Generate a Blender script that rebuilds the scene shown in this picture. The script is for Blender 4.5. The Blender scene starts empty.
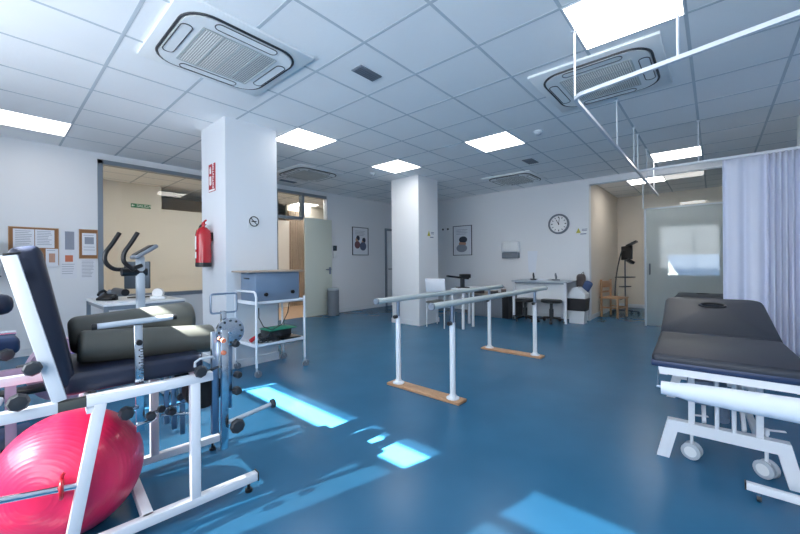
import bpy, bmesh, math, random
from mathutils import Vector, Matrix, Euler
random.seed(7)
S = bpy.context.scene
C = S.collection
PI = math.pi
H = 2.793            # ceiling height
GX, GY, GS = 1.824, 1.934, 0.6   # ceiling grid origin and module

# ------------------------------------------------------------------ materials
def lin(c):
    def f(v):
        v /= 255.0
        return v / 12.92 if v <= 0.04045 else ((v + 0.055) / 1.055) ** 2.4
    return tuple(f(v) for v in c) + (1.0,)

def nt(name):
    m = bpy.data.materials.new(name); m.use_nodes = True
    n = m.node_tree; n.nodes.clear()
    out = n.nodes.new('ShaderNodeOutputMaterial')
    return m, n, out

def mat(name, rgb, rough=0.5, metal=0.0, bump=0.0, bscale=200.0, var=0.0, vscale=8.0, coat=0.0, sheen=0.0, spec=0.5):
    m, n, out = nt(name)
    b = n.nodes.new('ShaderNodeBsdfPrincipled')
    col = lin(rgb)
    b.inputs['Base Color'].default_value = col
    b.inputs['Roughness'].default_value = rough
    b.inputs['Metallic'].default_value = metal
    b.inputs['Coat Weight'].default_value = coat
    b.inputs['Sheen Weight'].default_value = sheen
    b.inputs['Specular IOR Level'].default_value = spec
    tc = n.nodes.new('ShaderNodeTexCoord')
    if var > 0:
        no = n.nodes.new('ShaderNodeTexNoise'); no.inputs['Scale'].default_value = vscale
        no.inputs['Detail'].default_value = 4
        n.links.new(tc.outputs['Object'], no.inputs['Vector'])
        mx = n.nodes.new('ShaderNodeMix'); mx.data_type = 'RGBA'
        mx.inputs['A'].default_value = tuple(c * (1 - var) for c in col[:3]) + (1,)
        mx.inputs['B'].default_value = tuple(min(1, c * (1 + var)) for c in col[:3]) + (1,)
        n.links.new(no.outputs['Fac'], mx.inputs['Factor'])
        n.links.new(mx.outputs['Result'], b.inputs['Base Color'])
    if bump > 0:
        no2 = n.nodes.new('ShaderNodeTexNoise'); no2.inputs['Scale'].default_value = bscale
        n.links.new(tc.outputs['Object'], no2.inputs['Vector'])
        bp = n.nodes.new('ShaderNodeBump'); bp.inputs['Strength'].default_value = bump
        bp.inputs['Distance'].default_value = 0.01
        n.links.new(no2.outputs['Fac'], bp.inputs['Height'])
        n.links.new(bp.outputs['Normal'], b.inputs['Normal'])
    n.links.new(b.outputs[0], out.inputs[0])
    return m

def emis(name, rgb, strength):
    m, n, out = nt(name)
    e = n.nodes.new('ShaderNodeEmission'); e.inputs[0].default_value = lin(rgb); e.inputs[1].default_value = strength
    n.links.new(e.outputs[0], out.inputs[0]); return m

def frosted_window(name, rgb, strength, clear):
    m = emis(name, rgb, strength); n = m.node_tree
    e = [x for x in n.nodes if x.type == 'EMISSION'][0]; out = [x for x in n.nodes if x.type == 'OUTPUT_MATERIAL'][0]
    t = n.nodes.new('ShaderNodeBsdfTransparent'); t.inputs[0].default_value = (clear, clear, clear, 1)
    a = n.nodes.new('ShaderNodeAddShader'); n.links.new(e.outputs[0], a.inputs[0]); n.links.new(t.outputs[0], a.inputs[1])
    n.links.new(a.outputs[0], out.inputs[0]); return m

def glass(name, tint=(1, 1, 1), gloss=1.0, frost=0.0, frost_rgb=(200, 210, 215), rough=0.02):
    m, n, out = nt(name)
    t = n.nodes.new('ShaderNodeBsdfTransparent'); t.inputs[0].default_value = tuple(tint) + (1,)
    g = n.nodes.new('ShaderNodeBsdfGlossy'); g.inputs['Roughness'].default_value = rough
    f = n.nodes.new('ShaderNodeFresnel'); f.inputs[0].default_value = 1.45
    geo = n.nodes.new('ShaderNodeNewGeometry')
    ml = n.nodes.new('ShaderNodeMath'); ml.operation = 'MULTIPLY'; ml.inputs[1].default_value = gloss
    n.links.new(f.outputs[0], ml.inputs[0])
    mn = n.nodes.new('ShaderNodeMath'); mn.operation = 'MINIMUM'; mn.inputs[1].default_value = 0.9
    n.links.new(ml.outputs[0], mn.inputs[0])
    base = t.outputs[0]
    if frost > 0:
        d = n.nodes.new('ShaderNodeBsdfDiffuse'); d.inputs[0].default_value = lin(frost_rgb)
        tl = n.nodes.new('ShaderNodeBsdfTranslucent'); tl.inputs[0].default_value = lin(frost_rgb)
        m0 = n.nodes.new('ShaderNodeMixShader'); m0.inputs[0].default_value = 0.5
        n.links.new(d.outputs[0], m0.inputs[1]); n.links.new(tl.outputs[0], m0.inputs[2])
        m1 = n.nodes.new('ShaderNodeMixShader'); m1.inputs[0].default_value = frost
        n.links.new(base, m1.inputs[1]); n.links.new(m0.outputs[0], m1.inputs[2]); base = m1.outputs[0]
    m2 = n.nodes.new('ShaderNodeMixShader')
    n.links.new(mn.outputs[0], m2.inputs[0]); n.links.new(base, m2.inputs[1]); n.links.new(g.outputs[0], m2.inputs[2])
    n.links.new(m2.outputs[0], out.inputs[0]); return m

def floor_mat():
    m, n, out = nt('blue_vinyl')
    b = n.nodes.new('ShaderNodeBsdfPrincipled'); tc = n.nodes.new('ShaderNodeTexCoord')
    no = n.nodes.new('ShaderNodeTexNoise'); no.inputs['Scale'].default_value = 2.2; no.inputs['Detail'].default_value = 3
    no1 = n.nodes.new('ShaderNodeTexNoise'); no1.inputs['Scale'].default_value = 1.3; no1.inputs['Detail'].default_value = 3
    n.links.new(tc.outputs['Object'], no.inputs['Vector']); n.links.new(tc.outputs['Object'], no1.inputs['Vector'])
    r = n.nodes.new('ShaderNodeValToRGB')
    r.color_ramp.elements[0].position = 0.35; r.color_ramp.elements[0].color = (0.024, 0.126, 0.242, 1)
    r.color_ramp.elements[1].position = 0.68; r.color_ramp.elements[1].color = (0.028, 0.140, 0.264, 1)
    n.links.new(no.outputs['Fac'], r.inputs[0]); n.links.new(r.outputs[0], b.inputs['Base Color'])
    rr = n.nodes.new('ShaderNodeMapRange'); rr.inputs[3].default_value = 0.24; rr.inputs[4].default_value = 0.34
    b.inputs['Roughness'].default_value = 0.27
    b.inputs['Specular IOR Level'].default_value = 0.22
    n.links.new(b.outputs[0], out.inputs[0]); return m

def perforated(name, rgb_a, rgb_b, pitch=0.016):
    m, n, out = nt(name)
    b = n.nodes.new('ShaderNodeBsdfPrincipled'); tc = n.nodes.new('ShaderNodeTexCoord')
    w = n.nodes.new('ShaderNodeTexBrick'); w.offset = 0.0
    w.inputs['Scale'].default_value = 1.0
    w.inputs['Brick Width'].default_value = pitch; w.inputs['Row Height'].default_value = pitch
    w.inputs['Mortar Size'].default_value = pitch * 0.2; w.inputs['Mortar Smooth'].default_value = 0
    w.inputs['Color1'].default_value = lin(rgb_a); w.inputs['Color2'].default_value = lin(rgb_a); w.inputs['Mortar'].default_value = lin(rgb_b)
    n.links.new(tc.outputs['Object'], w.inputs['Vector']); n.links.new(w.outputs['Color'], b.inputs['Base Color'])
    b.inputs['Roughness'].default_value = 0.5
    n.links.new(b.outputs[0], out.inputs[0]); return m

def wood_mat(name, a, bb, scale=18, rot=(0, 0, 0)):
    m, n, out = nt(name)
    b = n.nodes.new('ShaderNodeBsdfPrincipled'); tc = n.nodes.new('ShaderNodeTexCoord')
    mp = n.nodes.new('ShaderNodeMapping'); mp.inputs['Scale'].default_value = (8, 0.8, 8); mp.inputs['Rotation'].default_value = rot
    no = n.nodes.new('ShaderNodeTexNoise'); no.inputs['Scale'].default_value = scale; no.inputs['Detail'].default_value = 5
    n.links.new(tc.outputs['Object'], mp.inputs[0]); n.links.new(mp.outputs[0], no.inputs['Vector'])
    r = n.nodes.new('ShaderNodeValToRGB')
    r.color_ramp.elements[0].position = 0.35; r.color_ramp.elements[0].color = lin(a)
    r.color_ramp.elements[1].position = 0.7; r.color_ramp.elements[1].color = lin(bb)
    n.links.new(no.outputs['Fac'], r.inputs[0]); n.links.new(r.outputs[0], b.inputs['Base Color'])
    b.inputs['Roughness'].default_value = 0.45
    n.links.new(b.outputs[0], out.inputs[0]); return m

M = dict(
    floor=floor_mat(),
    wall=mat('wall_paint', (228, 231, 235), 0.55, bump=0.03, bscale=120),
    pillar=mat('pillar_paint', (224, 228, 233), 0.5, bump=0.02, bscale=120),
    cream=mat('cream_paint', (224, 219, 210), 0.6, bump=0.03, bscale=120),
    alcove=mat('alcove_paint', (226, 216, 202), 0.6, bump=0.03, bscale=120),
    skirting=mat('skirting_white', (222, 226, 230), 0.4),
    tile=mat('ceiling_tile', (248, 249, 250), 0.85, bump=0.08, bscale=60, var=0.05, vscale=1.7),
    grid=mat('ceiling_grid', (196, 204, 210), 0.9),
    frame_grey=mat('grey_aluminium', (140, 150, 160), 0.35, 0.6),
    frame_dark=mat('dark_aluminium', (75, 85, 95), 0.4, 0.4),
    white_metal=mat('white_powder_coat', (226, 230, 236), 0.3, bump=0.01),
    white_plastic=mat('white_plastic', (225, 229, 232), 0.35),
    grey_plastic=mat('grey_plastic', (120, 128, 138), 0.45),
    light_grey=mat('light_grey_plastic', (175, 185, 195), 0.4),
    black=mat('black_plastic', (20, 21, 24), 0.35),
    knob=mat('dark_knob', (42, 46, 52), 0.45),
    rubber=mat('black_rubber', (24, 24, 26), 0.7),
    chrome=mat('chrome', (205, 212, 220), 0.12, 1.0),
    steel=mat('brushed_steel', (150, 165, 185), 0.28, 1.0),
    navy=mat('navy_leatherette', (29, 36, 56), 0.38, bump=0.05, bscale=300),
    navy_bed=mat('slate_leatherette', (34, 40, 52), 0.5, bump=0.05, bscale=300),
    navy_edge=mat('blue_leatherette', (22, 44, 80), 0.42, bump=0.05, bscale=300),
    roll=mat('charcoal_leatherette', (78, 80, 76), 0.42, bump=0.05, bscale=300),
    ball=mat('pink_red_vinyl', (236, 40, 92), 0.40, coat=0.35),
    red=mat('red_enamel', (180, 20, 35), 0.25, coat=0.4),
    redp=mat('red_plastic', (190, 30, 45), 0.35),
    paper=mat('paper', (226, 229, 236), 0.8),
    ink=mat('grey_ink', (148, 154, 168), 0.8),
    darkink=mat('dark_ink', (60, 65, 78), 0.8),
    cork=mat('cork', (150, 108, 74), 0.9, bump=0.3, bscale=250, var=0.15, vscale=120),
    wood=wood_mat('pale_wood', (176, 134, 98), (206, 164, 126)),
    woodlid=wood_mat('wood_lid', (150, 136, 124), (178, 162, 146)),
    slat=wood_mat('brown_slats', (160, 144, 128), (190, 174, 156)),
    rail=mat('cream_handrail', (190, 200, 200), 0.3),
    green=mat('sign_green', (20, 120, 80), 0.5),
    white=mat('sign_white', (240, 240, 240), 0.5),
    signred=mat('sign_red', (170, 30, 45), 0.5),
    yellow=mat('sign_yellow', (180, 175, 50), 0.5),
    greenmat=mat('green_cloth', (30, 140, 110), 0.7),
    lobbyfloor=mat('tan_lobby_floor', (190, 160, 132), 0.4, var=0.1),
    curtain=mat('pale_blue_cloth', (222, 226, 242), 0.9, bump=0.05, bscale=500, sheen=0.3),
    doorleaf=mat('pale_green_white_laminate', (216, 222, 210), 0.35),
    device=mat('blue_grey_enamel', (112, 132, 156), 0.35),
    binblack=mat('bin_liner', (22, 20, 24), 0.3, bump=0.6, bscale=40),
    brown=mat('brown_cloth', (92, 84, 84), 0.9),
    blued=mat('denim_cloth', (70, 90, 130), 0.9),
    skin=mat('print_skin', (190, 150, 130), 0.7),
    mauve=mat('mauve_shell', (176, 150, 172), 0.35),
    purple=mat('purple_trim', (90, 80, 150), 0.3),
    cyan=mat('cyan_trim', (40, 150, 210), 0.3),
    maroon=mat('print_maroon', (120, 84, 92), 0.7), bluegrey=mat('print_blue_grey', (92, 100, 128), 0.7),
    orange=mat('orange_print', (205, 120, 90), 0.7),
    panel=emis('light_panel', (255, 251, 246), 11.0),
    dimpanel=emis('dim_light_panel', (255, 248, 240), 4.5),
    down=emis('lobby_lamp', (255, 226, 190), 12.0),
    daylight=frosted_window('daylit_frosted_window', (238, 246, 255), 5.6, 0.19),
    clear=glass('clear_glass', (0.97, 0.985, 0.98), 1.0),
    lobbyglass=glass('lobby_glass', (0.95, 0.96, 0.94), 0.8),
    tint=glass('tinted_glass', (0.26, 0.27, 0.28), 1.0),
    frost=glass('half_frosted_glass', (0.85, 0.9, 0.9), 1.3, frost=0.42, frost_rgb=(216, 226, 228), rough=0.06),
    perf=perforated('perforated_grille', (92, 94, 96), (232, 232, 228)),
    ac=mat('air_unit_white', (238, 241, 242), 0.4),
    acgrey=mat('air_unit_grey', (185, 192, 192), 0.45),
    building=mat('neighbour_render', (225, 222, 210), 0.8),
    roller=mat('roller_blind', (196, 198, 190), 0.8),
    couch_paper=mat('couch_paper', (226, 233, 243), 0.75),
)

# ------------------------------------------------------------------ mesh builder
class MB:
    def __init__(s): s.bm = bmesh.new()
    def _merge(s, b2):
        me = bpy.data.meshes.new('tmp'); b2.to_mesh(me); b2.free(); s.bm.from_mesh(me); bpy.data.meshes.remove(me)
    def box(s, c, d, rot=None, bev=0.0, seg=2):
        b = bmesh.new(); bmesh.ops.create_cube(b, size=1.0)
        bmesh.ops.scale(b, vec=Vector(d), verts=b.verts)
        if bev > 0:
            bmesh.ops.bevel(b, geom=list(b.edges), offset=min(bev, min(d) * 0.49), segments=seg, profile=0.5, affect='EDGES')
        mt = Matrix.Translation(Vector(c))
        if rot is not None: mt = mt @ Euler(rot).to_matrix().to_4x4()
        bmesh.ops.transform(b, matrix=mt, verts=b.verts); s._merge(b); return s
    def span(s, a, b, bev=0.0, seg=2):
        c = [(a[i] + b[i]) / 2 for i in range(3)]; d = [abs(b[i] - a[i]) for i in range(3)]
        return s.box(c, d, bev=bev, seg=seg)
    def cyl(s, p0, p1, r, r2=None, n=20, caps=True):
        p0, p1 = Vector(p0), Vector(p1); ax = p1 - p0
        b = bmesh.new()
        bmesh.ops.create_cone(b, cap_ends=caps, segments=n, radius1=r, radius2=r if r2 is None else r2, depth=ax.length)
        q = Vector((0, 0, 1)).rotation_difference(ax.normalized())
        bmesh.ops.transform(b, matrix=Matrix.Translation((p0 + p1) / 2) @ q.to_matrix().to_4x4(), verts=b.verts)
        s._merge(b); return s
    def roundcyl(s, p0, p1, r, e=0.02, n=28):     # cylinder with rounded ends
        L = (Vector(p1) - Vector(p0)).length; prof = []
        for k in range(6): a = PI / 2 * k / 5; prof.append((r - e + e * math.sin(a), e - e * math.cos(a)))
        for k in range(6): a = PI / 2 * k / 5; prof.append((r - e + e * math.cos(a), L - e + e * math.sin(a)))
        prof = [(0.0001, 0)] + prof + [(0.0001, L)]
        return s.lathe(prof, p0, Vector(p1) - Vector(p0), n)
    def lathe(s, prof, base, axis=(0, 0, 1), n=28):
        b = bmesh.new(); rings = []
        for r, z in prof:
            rings.append([b.verts.new((r * math.cos(2 * PI * k / n), r * math.sin(2 * PI * k / n), z)) for k in range(n)])
        for a, c in zip(rings, rings[1:]):
            for k in range(n): b.faces.new((a[k], a[(k + 1) % n], c[(k + 1) % n], c[k]))
        if prof[0][0] > 0.001: b.faces.new(rings[0][::-1])
        if prof[-1][0] > 0.001: b.faces.new(rings[-1])
        q = Vector((0, 0, 1)).rotation_difference(Vector(axis).normalized())
        bmesh.ops.transform(b, matrix=Matrix.Translation(Vector(base)) @ q.to_matrix().to_4x4(), verts=b.verts)
        s._merge(b); return s
    def tube(s, pts, r, n=10, closed=False, square=False, up=None):
        pts = [Vector(p) for p in pts]; N = len(pts); rings = []
        b = bmesh.new()
        if square: n = 4
        prev = None
        for i, p in enumerate(pts):
            if closed: t = (pts[(i + 1) % N] - pts[i - 1])
            else: t = pts[min(i + 1, N - 1)] - pts[max(i - 1, 0)]
            t.normalize()
            if prev is None:
                u = Vector(up) if up else (Vector((0, 0, 1)) if abs(t.z) < 0.9 else Vector((1, 0, 0)))
            else: u = prev
            side = t.cross(u).normalized(); u = side.cross(t).normalized(); prev = u
            ring = []
            for k in range(n):
                a = 2 * PI * k / n + (PI / 4 if square else 0)
                rr = r * (1.4142 if square else 1)
                ring.append(b.verts.new(p + side * (rr * math.cos(a)) + u * (rr * math.sin(a))))
            rings.append(ring)
        for i in range(N if closed else N - 1):
            a, c = rings[i], rings[(i + 1) % N]
            for k in range(n): b.faces.new((a[k], a[(k + 1) % n], c[(k + 1) % n], c[k]))
        if not closed: b.faces.new(rings[0][::-1]); b.faces.new(rings[-1])
        bmesh.ops.recalc_face_normals(b, faces=b.faces); s._merge(b); return s
    def beam(s, p0, p1, w, t, up=(0, 0, 1), bev=0.003):   # rectangular bar: w across, t along up
        p0, p1 = Vector(p0), Vector(p1); ax = (p1 - p0); L = ax.length; ax.normalize()
        side = ax.cross(Vector(up)).normalized(); u = side.cross(ax).normalized()
        b = bmesh.new(); bmesh.ops.create_cube(b, size=1.0); bmesh.ops.scale(b, vec=(L, w, t), verts=b.verts)
        if bev > 0: bmesh.ops.bevel(b, geom=list(b.edges), offset=bev, segments=2, profile=0.5, affect='EDGES')
        m = Matrix((ax, side, u)).transposed().to_4x4(); m.translation = (p0 + p1) / 2
        bmesh.ops.transform(b, matrix=m, verts=b.verts); s._merge(b); return s
    def ball(s, c, r, sc=(1, 1, 1), u=24, v=14):
        b = bmesh.new(); bmesh.ops.create_uvsphere(b, u_segments=u, v_segments=v, radius=r)
        bmesh.ops.scale(b, vec=sc, verts=b.verts); bmesh.ops.translate(b, vec=Vector(c), verts=b.verts); s._merge(b); return s
    def prism(s, pts, off):     # planar polygon extruded by vector off
        b = bmesh.new(); off = Vector(off)
        v0 = [b.verts.new(Vector(p)) for p in pts]; v1 = [b.verts.new(Vector(p) + off) for p in pts]
        b.faces.new(v0[::-1]); b.faces.new(v1); n = len(pts)
        for k in range(n): b.faces.new((v0[k], v0[(k + 1) % n], v1[(k + 1) % n], v1[k]))
        bmesh.ops.recalc_face_normals(b, faces=b.faces); s._merge(b); return s
    def text(s, txt, size, mtx, depth=0.001):
        cu = bpy.data.curves.new('t', 'FONT'); cu.body = txt; cu.size = size; cu.extrude = depth
        cu.align_x = 'CENTER'; cu.align_y = 'CENTER'
        ob = bpy.data.objects.new('t', cu); C.objects.link(ob)
        dg = bpy.context.evaluated_depsgraph_get(); dg.update()
        me = bpy.data.meshes.new_from_object(ob.evaluated_get(dg))
        me.transform(mtx); s.bm.from_mesh(me)
        bpy.data.objects.remove(ob); bpy.data.curves.remove(cu); bpy.data.meshes.remove(me); return s
    def build(s, name, m, parent=None, smooth=True, label=None):
        me = bpy.data.meshes.new(name)
        bmesh.ops.recalc_face_normals(s.bm, faces=s.bm.faces)
        if smooth:
            for f in s.bm.faces: f.smooth = True
            for e in s.bm.edges:
                if len(e.link_faces) == 2 and e.calc_face_angle(0) > 0.6: e.smooth = False
        s.bm.to_mesh(me); s.bm.free()
        me.materials.append(M[m] if isinstance(m, str) else m)
        o = bpy.data.objects.new(name, me); C.objects.link(o)
        if parent is not None: o.parent = parent
        if label: o['label'] = label
        return o

def thing(name, label, cat, loc=(0, 0, 0), rz=0.0, group=None):
    o = bpy.data.objects.new(name, None); C.objects.link(o); o.empty_display_size = 0.1
    o.location = loc; o.rotation_euler = (0, 0, rz); o['label'] = label; o['category'] = cat
    if group: o['group'] = group
    return o
def tag(o, label, cat, group=None):
    o['label'] = label; o['category'] = cat
    if group: o['group'] = group
    return o
def struct(o): o['kind'] = 'structure'; return o
def dup(root, loc, rz, label, group=None):
    r = root.copy(); C.objects.link(r); r.location = loc; r.rotation_euler = (0, 0, rz); r['label'] = label
    if group: r['group'] = group
    for ch in list(root.children):
        c = ch.copy(); C.objects.link(c); c.parent = r
        for g in list(ch.children):
            d = g.copy(); C.objects.link(d); d.parent = c
    return r

# ------------------------------------------------------------------ room shell
XW, XB, YL, YR = -1.4, 7.75, 6.7, -3.0       # window wall, back wall, left wall, right wall
struct(MB().span((XW - 0.15, YR - 0.15, -0.1), (11.0, 6.76, 0)).build('floor', 'floor', smooth=False))
struct(MB().span((0.5, 6.76, -0.1), (8.0, 11.2, 0)).build('floor_lobby', 'lobbyfloor', smooth=False))
struct(MB().span((XW - 0.15, YR - 0.15, H), (11.0, 11.2, H + 0.12)).build('ceiling', 'tile', smooth=False))
g = MB()
k = -8
while GX + k * GS < 10.6:
    x = GX + k * GS
    if x > XW: g.span((x - 0.012, YR, H - 0.0015), (x + 0.011, 10.9, H + 0.004))
    k += 1
k = -9
while GY + k * GS < 10.9:
    y = GY + k * GS
    if y > YR: g.span((XW, y - 0.011, H - 0.001), (10.6, y + 0.011, H + 0.001))
    k += 1
struct(g.build('trim_1', 'grid', smooth=False))

# left wall with glazed lobby screen
w = MB()
w.span((XW - 0.15, YL, 0), (1.05, YL + 0.12, H)).span((1.05, YL, 0), (3.80, YL + 0.12, 0.70))
w.span((1.05, YL, 2.68), (5.16, YL + 0.12, H)).span((5.16, YL, 0), (8.0, YL + 0.12, H))
struct(w.build('wall_left', 'wall', smooth=False))
# back wall with opening to treatment bay
w = MB()
w.span((XB, 1.85, 0), (XB + 0.14, YL, H)).span((XB, YR, 2.68), (XB + 0.14, 1.85, H)).span((XB, YR, 0), (XB + 0.14, -1.8, H))
struct(w.build('wall_back', 'wall', smooth=False))
struct(MB().span((XW - 0.15, YR - 0.15, 0), (11.0, YR, H)).build('wall_right', 'wall', smooth=False))
# window wall (behind the viewer)
w = MB()
bays = [(2.10, 3.95), (-1.5, 1.56)]
w.span((XW - 0.15, YR, 0), (XW, YL, 0.85)).span((XW - 0.03, YR, 2.745), (XW, YL, H)).span((XW - 0.09, YR, 2.74), (XW - 0.03, YL, H))
w.span((XW - 0.15, 4.1, 0.85), (XW, YL, 2.745)).span((XW - 0.15, 1.56, 0.85), (XW, 2.10, 2.745)).span((XW - 0.15, YR, 0.85), (XW, -1.5, 2.745))
struct(w.build('wall_front', 'wall', smooth=False))
# pillars
for nm, a, b in (('wall_pillar_left', (1.70, 4.03), (2.315, 4.70)), ('wall_pillar_middle', (5.20, 4.10), (5.81, 4.77)), ('wall_pillar_right', (5.56, -1.4), (6.1, -0.72))):
    struct(MB().span((a[0], a[1], 0), (b[0], b[1], H)).build(nm, 'pillar', smooth=False))
    s = MB(); t = 0.012
    s.span((a[0] - t, a[1] - t, 0), (b[0] + t, a[1], 0.09)).span((a[0] - t, b[1], 0), (b[0] + t, b[1] + t, 0.09))
    s.span((a[0] - t, a[1] - t, 0), (a[0], b[1] + t, 0.09)).span((b[0], a[1] - t, 0), (b[0] + t, b[1] + t, 0.09))
    struct(s.build('baseboard_' + nm[5:], 'skirting', smooth=False))
s = MB().span((XW, YL - 0.014, 0), (3.80, YL, 0.09)).span((5.16, YL - 0.014, 0), (XB, YL, 0.09))
struct(s.build('baseboard_left', 'skirting', smooth=False))
struct(MB().span((XB - 0.014, 1.85, 0), (XB, YL - 0.014, 0.09)).build('baseboard_back', 'skirting', smooth=False))
struct(MB().span((XB + 0.14, 1.856, 0), (10.6, 1.87, 0.09)).span((10.586, -1.8, 0), (10.6, 1.856, 0.09)).build('baseboard_alcove', 'skirting', smooth=False))
# treatment bay
struct(MB().span((XB + 0.14, 1.87, 0), (10.75, 2.0, H)).build('wall_alcove_left', 'alcove', smooth=False))
w = MB().span((10.6, YR, 0), (10.75, 1.87, 0.80)).span((10.6, YR, 2.0), (10.75, 1.87, H)).span((10.6, 0.88, 0.8), (10.75, 1.87, 2.0)).span((10.6, YR, 0.8), (10.75, -1.2, 2.0))
struct(w.build('wall_alcove_back', 'alcove', smooth=False))
wn = MB()
wn.span((10.57, 0.83, 0.76), (10.66, 0.89, 2.04)).span((10.53, -1.2, 0.76), (10.66, 0.89, 0.83)).span((10.57, -1.2, 1.98), (10.66, 0.89, 2.04)).span((10.57, -0.14, 0.76), (10.66, -0.08, 2.04)).span((10.57, -1.2, 0.76), (10.66, -1.15, 2.04))
win = struct(wn.build('window_4', 'white_plastic', smooth=False))
MB().span((10.63, -1.15, 0.8), (10.64, 0.83, 2.0)).build('pane', 'clear', win)
MB().span((10.54, -1.2, 1.30), (10.548, 0.86, 1.98)).cyl((10.545, -1.2, 1.99), (10.545, 0.86, 1.99), 0.02).build('roller_blind', 'roller', win)
MB().span((10.46, -1.2, 0.72), (10.60, 0.9, 0.755)).build('sill', 'white_plastic', win)

# exterior windows on the window wall
def ext_window(idx, y0, y1, lower_top, rows, nm):
    f = MB(); t = 0.03
    f.span((XW - 0.09, y0, 0.85), (XW - 0.03, y0 + t, 2.745)).span((XW - 0.09, y1 - t, 0.85), (XW - 0.03, y1, 2.745))
    f.span((XW - 0.09, y0, 0.85), (XW - 0.03, y1, 0.89))
    if rows: f.span((XW - 0.09, y0, 2.45), (XW - 0.03, y1, 2.47))
    n = max(1, round((y1 - y0) / 1.0))
    for k in range(1, n):
        yy = y0 + (y1 - y0) * k / n; f.span((XW - 0.09, yy - 0.02, 0.85), (XW - 0.03, yy + 0.02, 2.46))
    o = struct(f.build('window_%d' % idx, 'white_plastic', smooth=False))
    MB().span((XW - 0.065, y0 + t, 0.89), (XW - 0.055, y1 - t, lower_top)).build('frosted_pane', 'daylight', o, smooth=False)
    for (z0, z1, m) in rows: MB().span((XW - 0.065, y0 + t, z0), (XW - 0.055, y1 - t, z1)).build('upper_pane', m, o, smooth=False)
    MB().span((XW - 0.02, y0 - 0.05, 0.83), (XW + 0.12, y1 + 0.05, 0.855)).build('sill', 'white_plastic', o, smooth=False)
ext_window(2, 2.07, 4.06, 2.45, [(2.47, 2.642, 'clear'), (2.642, 2.74, 'tint')], 'b')
ext_window(3, -1.5, 1.59, 2.45, [(2.47, 2.74, 'tint')], 'c')

# lobby
w = MB().span((0.8, 8.7, 0), (2.36, 8.84, H)).span((2.36, 8.7, 0), (5.35, 8.84, 2.33)).span((5.85, 8.7, 0), (8.0, 8.84, H))
struct(w.build('wall_lobby_back', 'cream', smooth=False))
w = MB().span((0.66, 6.82, 0), (0.8, 11.0, H)).span((8.0, 6.82, 0), (8.14, 11.0, H)).span((0.66, 11.0, 0), (8.14, 11.14, H))
struct(w.build('wall_lobby_side', 'cream', smooth=False))
struct(MB().span((2.36, 10.0, 0), (5.35, 10.1, H)).build('wall_lobby_recess', 'slat', smooth=False))
sl = MB()
for k in range(9): sl.span((5.36 + k * 0.055, 8.72, 0), (5.395 + k * 0.055, 8.76, 2.62))
sl.span((5.35, 8.76, 0), (5.85, 8.79, 2.62)); struct(sl.build('wall_lobby_slats', 'slat', smooth=False))
struct(MB().span((5.35, 8.79, 0), (5.85, 8.86, H)).build('wall_lobby_panel', 'cream', smooth=False))

# lobby glass partition
f = MB()
f.span((1.02, YL - 0.02, 0.66), (1.08, YL + 0.10, 2.70)).span((1.02, YL - 0.02, 2.64), (5.16, YL + 0.10, 2.70))
f.span((1.02, YL - 0.02, 0.66), (3.86, YL + 0.10, 0.72)).span((3.80, YL - 0.02, 0), (3.86, YL + 0.10, 2.70))
f.span((3.86, YL - 0.02, 2.11), (4.46, YL + 0.10, 2.17)).span((4.43, YL - 0.02, 2.17), (4.49, YL + 0.10, 2.66))
win = struct(f.build('window_1', 'frame_grey', smooth=False))
MB().span((5.08, YL - 0.035, 2.17), (5.16, YL + 0.10, 2.70)).span((5.10, YL - 0.035, 0), (5.16, YL + 0.10, 2.2)).build('door_post', 'white_metal', win, smooth=False)
for x0, x1, z0, z1 in ((1.08, 3.80, 0.72, 2.64), (3.86, 4.43, 2.17, 2.64), (4.49, 5.08, 2.17, 2.64)):
    MB().span((x0, YL + 0.035, z0), (x1, YL + 0.045, z1)).build('pane', 'lobbyglass', win, smooth=False)
d = struct(MB().span((4.46, YL - 0.075, 0.01), (5.18, YL - 0.037, 2.16), bev=0.004).build('door_1', 'doorleaf'))
MB().cyl((5.12, YL - 0.12, 1.03), (4.98, YL - 0.12, 1.03), 0.01).cyl((5.12, YL - 0.07, 1.03), (5.12, YL - 0.125, 1.03), 0.012).box((5.12, YL - 0.079, 1.0), (0.05, 0.008, 0.16)).build('door_handle', 'steel', d)
# plain door near the corner of the left wall
d = struct(MB().span((7.02, YL - 0.03, 0), (7.08, YL, 2.1)).span((7.08, YL - 0.03, 2.04), (7.72, YL, 2.1)).build('door_3', 'frame_grey'))
MB().span((7.09, YL - 0.02, 0.01), (7.72, YL - 0.001, 2.03)).build('door_leaf', 'wall', d)
MB().cyl((7.14, YL - 0.02, 1.0), (7.14, YL - 0.07, 1.0), 0.01).cyl((7.14, YL - 0.065, 1.0), (7.26, YL - 0.065, 1.0), 0.009).build('door_handle', 'frame_dark', d)

# sliding glass door and transom of the treatment bay
f = MB().span((XB + 0.02, 0.925, 0), (XB + 0.06, 0.955, 2.11)).span((XB + 0.02, -1.8, 2.085), (XB + 0.06, 0.955, 2.11))
d = struct(f.build('door_2', 'light_grey', smooth=False))
MB().span((XB + 0.035, -1.0, 0.01), (XB + 0.045, 0.925, 2.085)).build('pane', 'frost', d, smooth=False)
MB().span((XB - 0.005, 0.86, 0.92), (XB + 0.034, 0.885, 1.12), bev=0.004).build('door_handle', 'frame_dark', d)
f = MB().span((XB + 0.02, -1.8, 2.66), (XB + 0.07, 1.84, 2.68)).span((XB + 0.02, 0.96, 2.11), (XB + 0.06, 0.975, 2.67))
t2 = struct(f.build('window_5', 'light_grey', smooth=False))
MB().span((XB + 0.035, -1.8, 2.11), (XB + 0.043, 0.96, 2.66)).build('pane', 'clear', t2, smooth=False)

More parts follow.
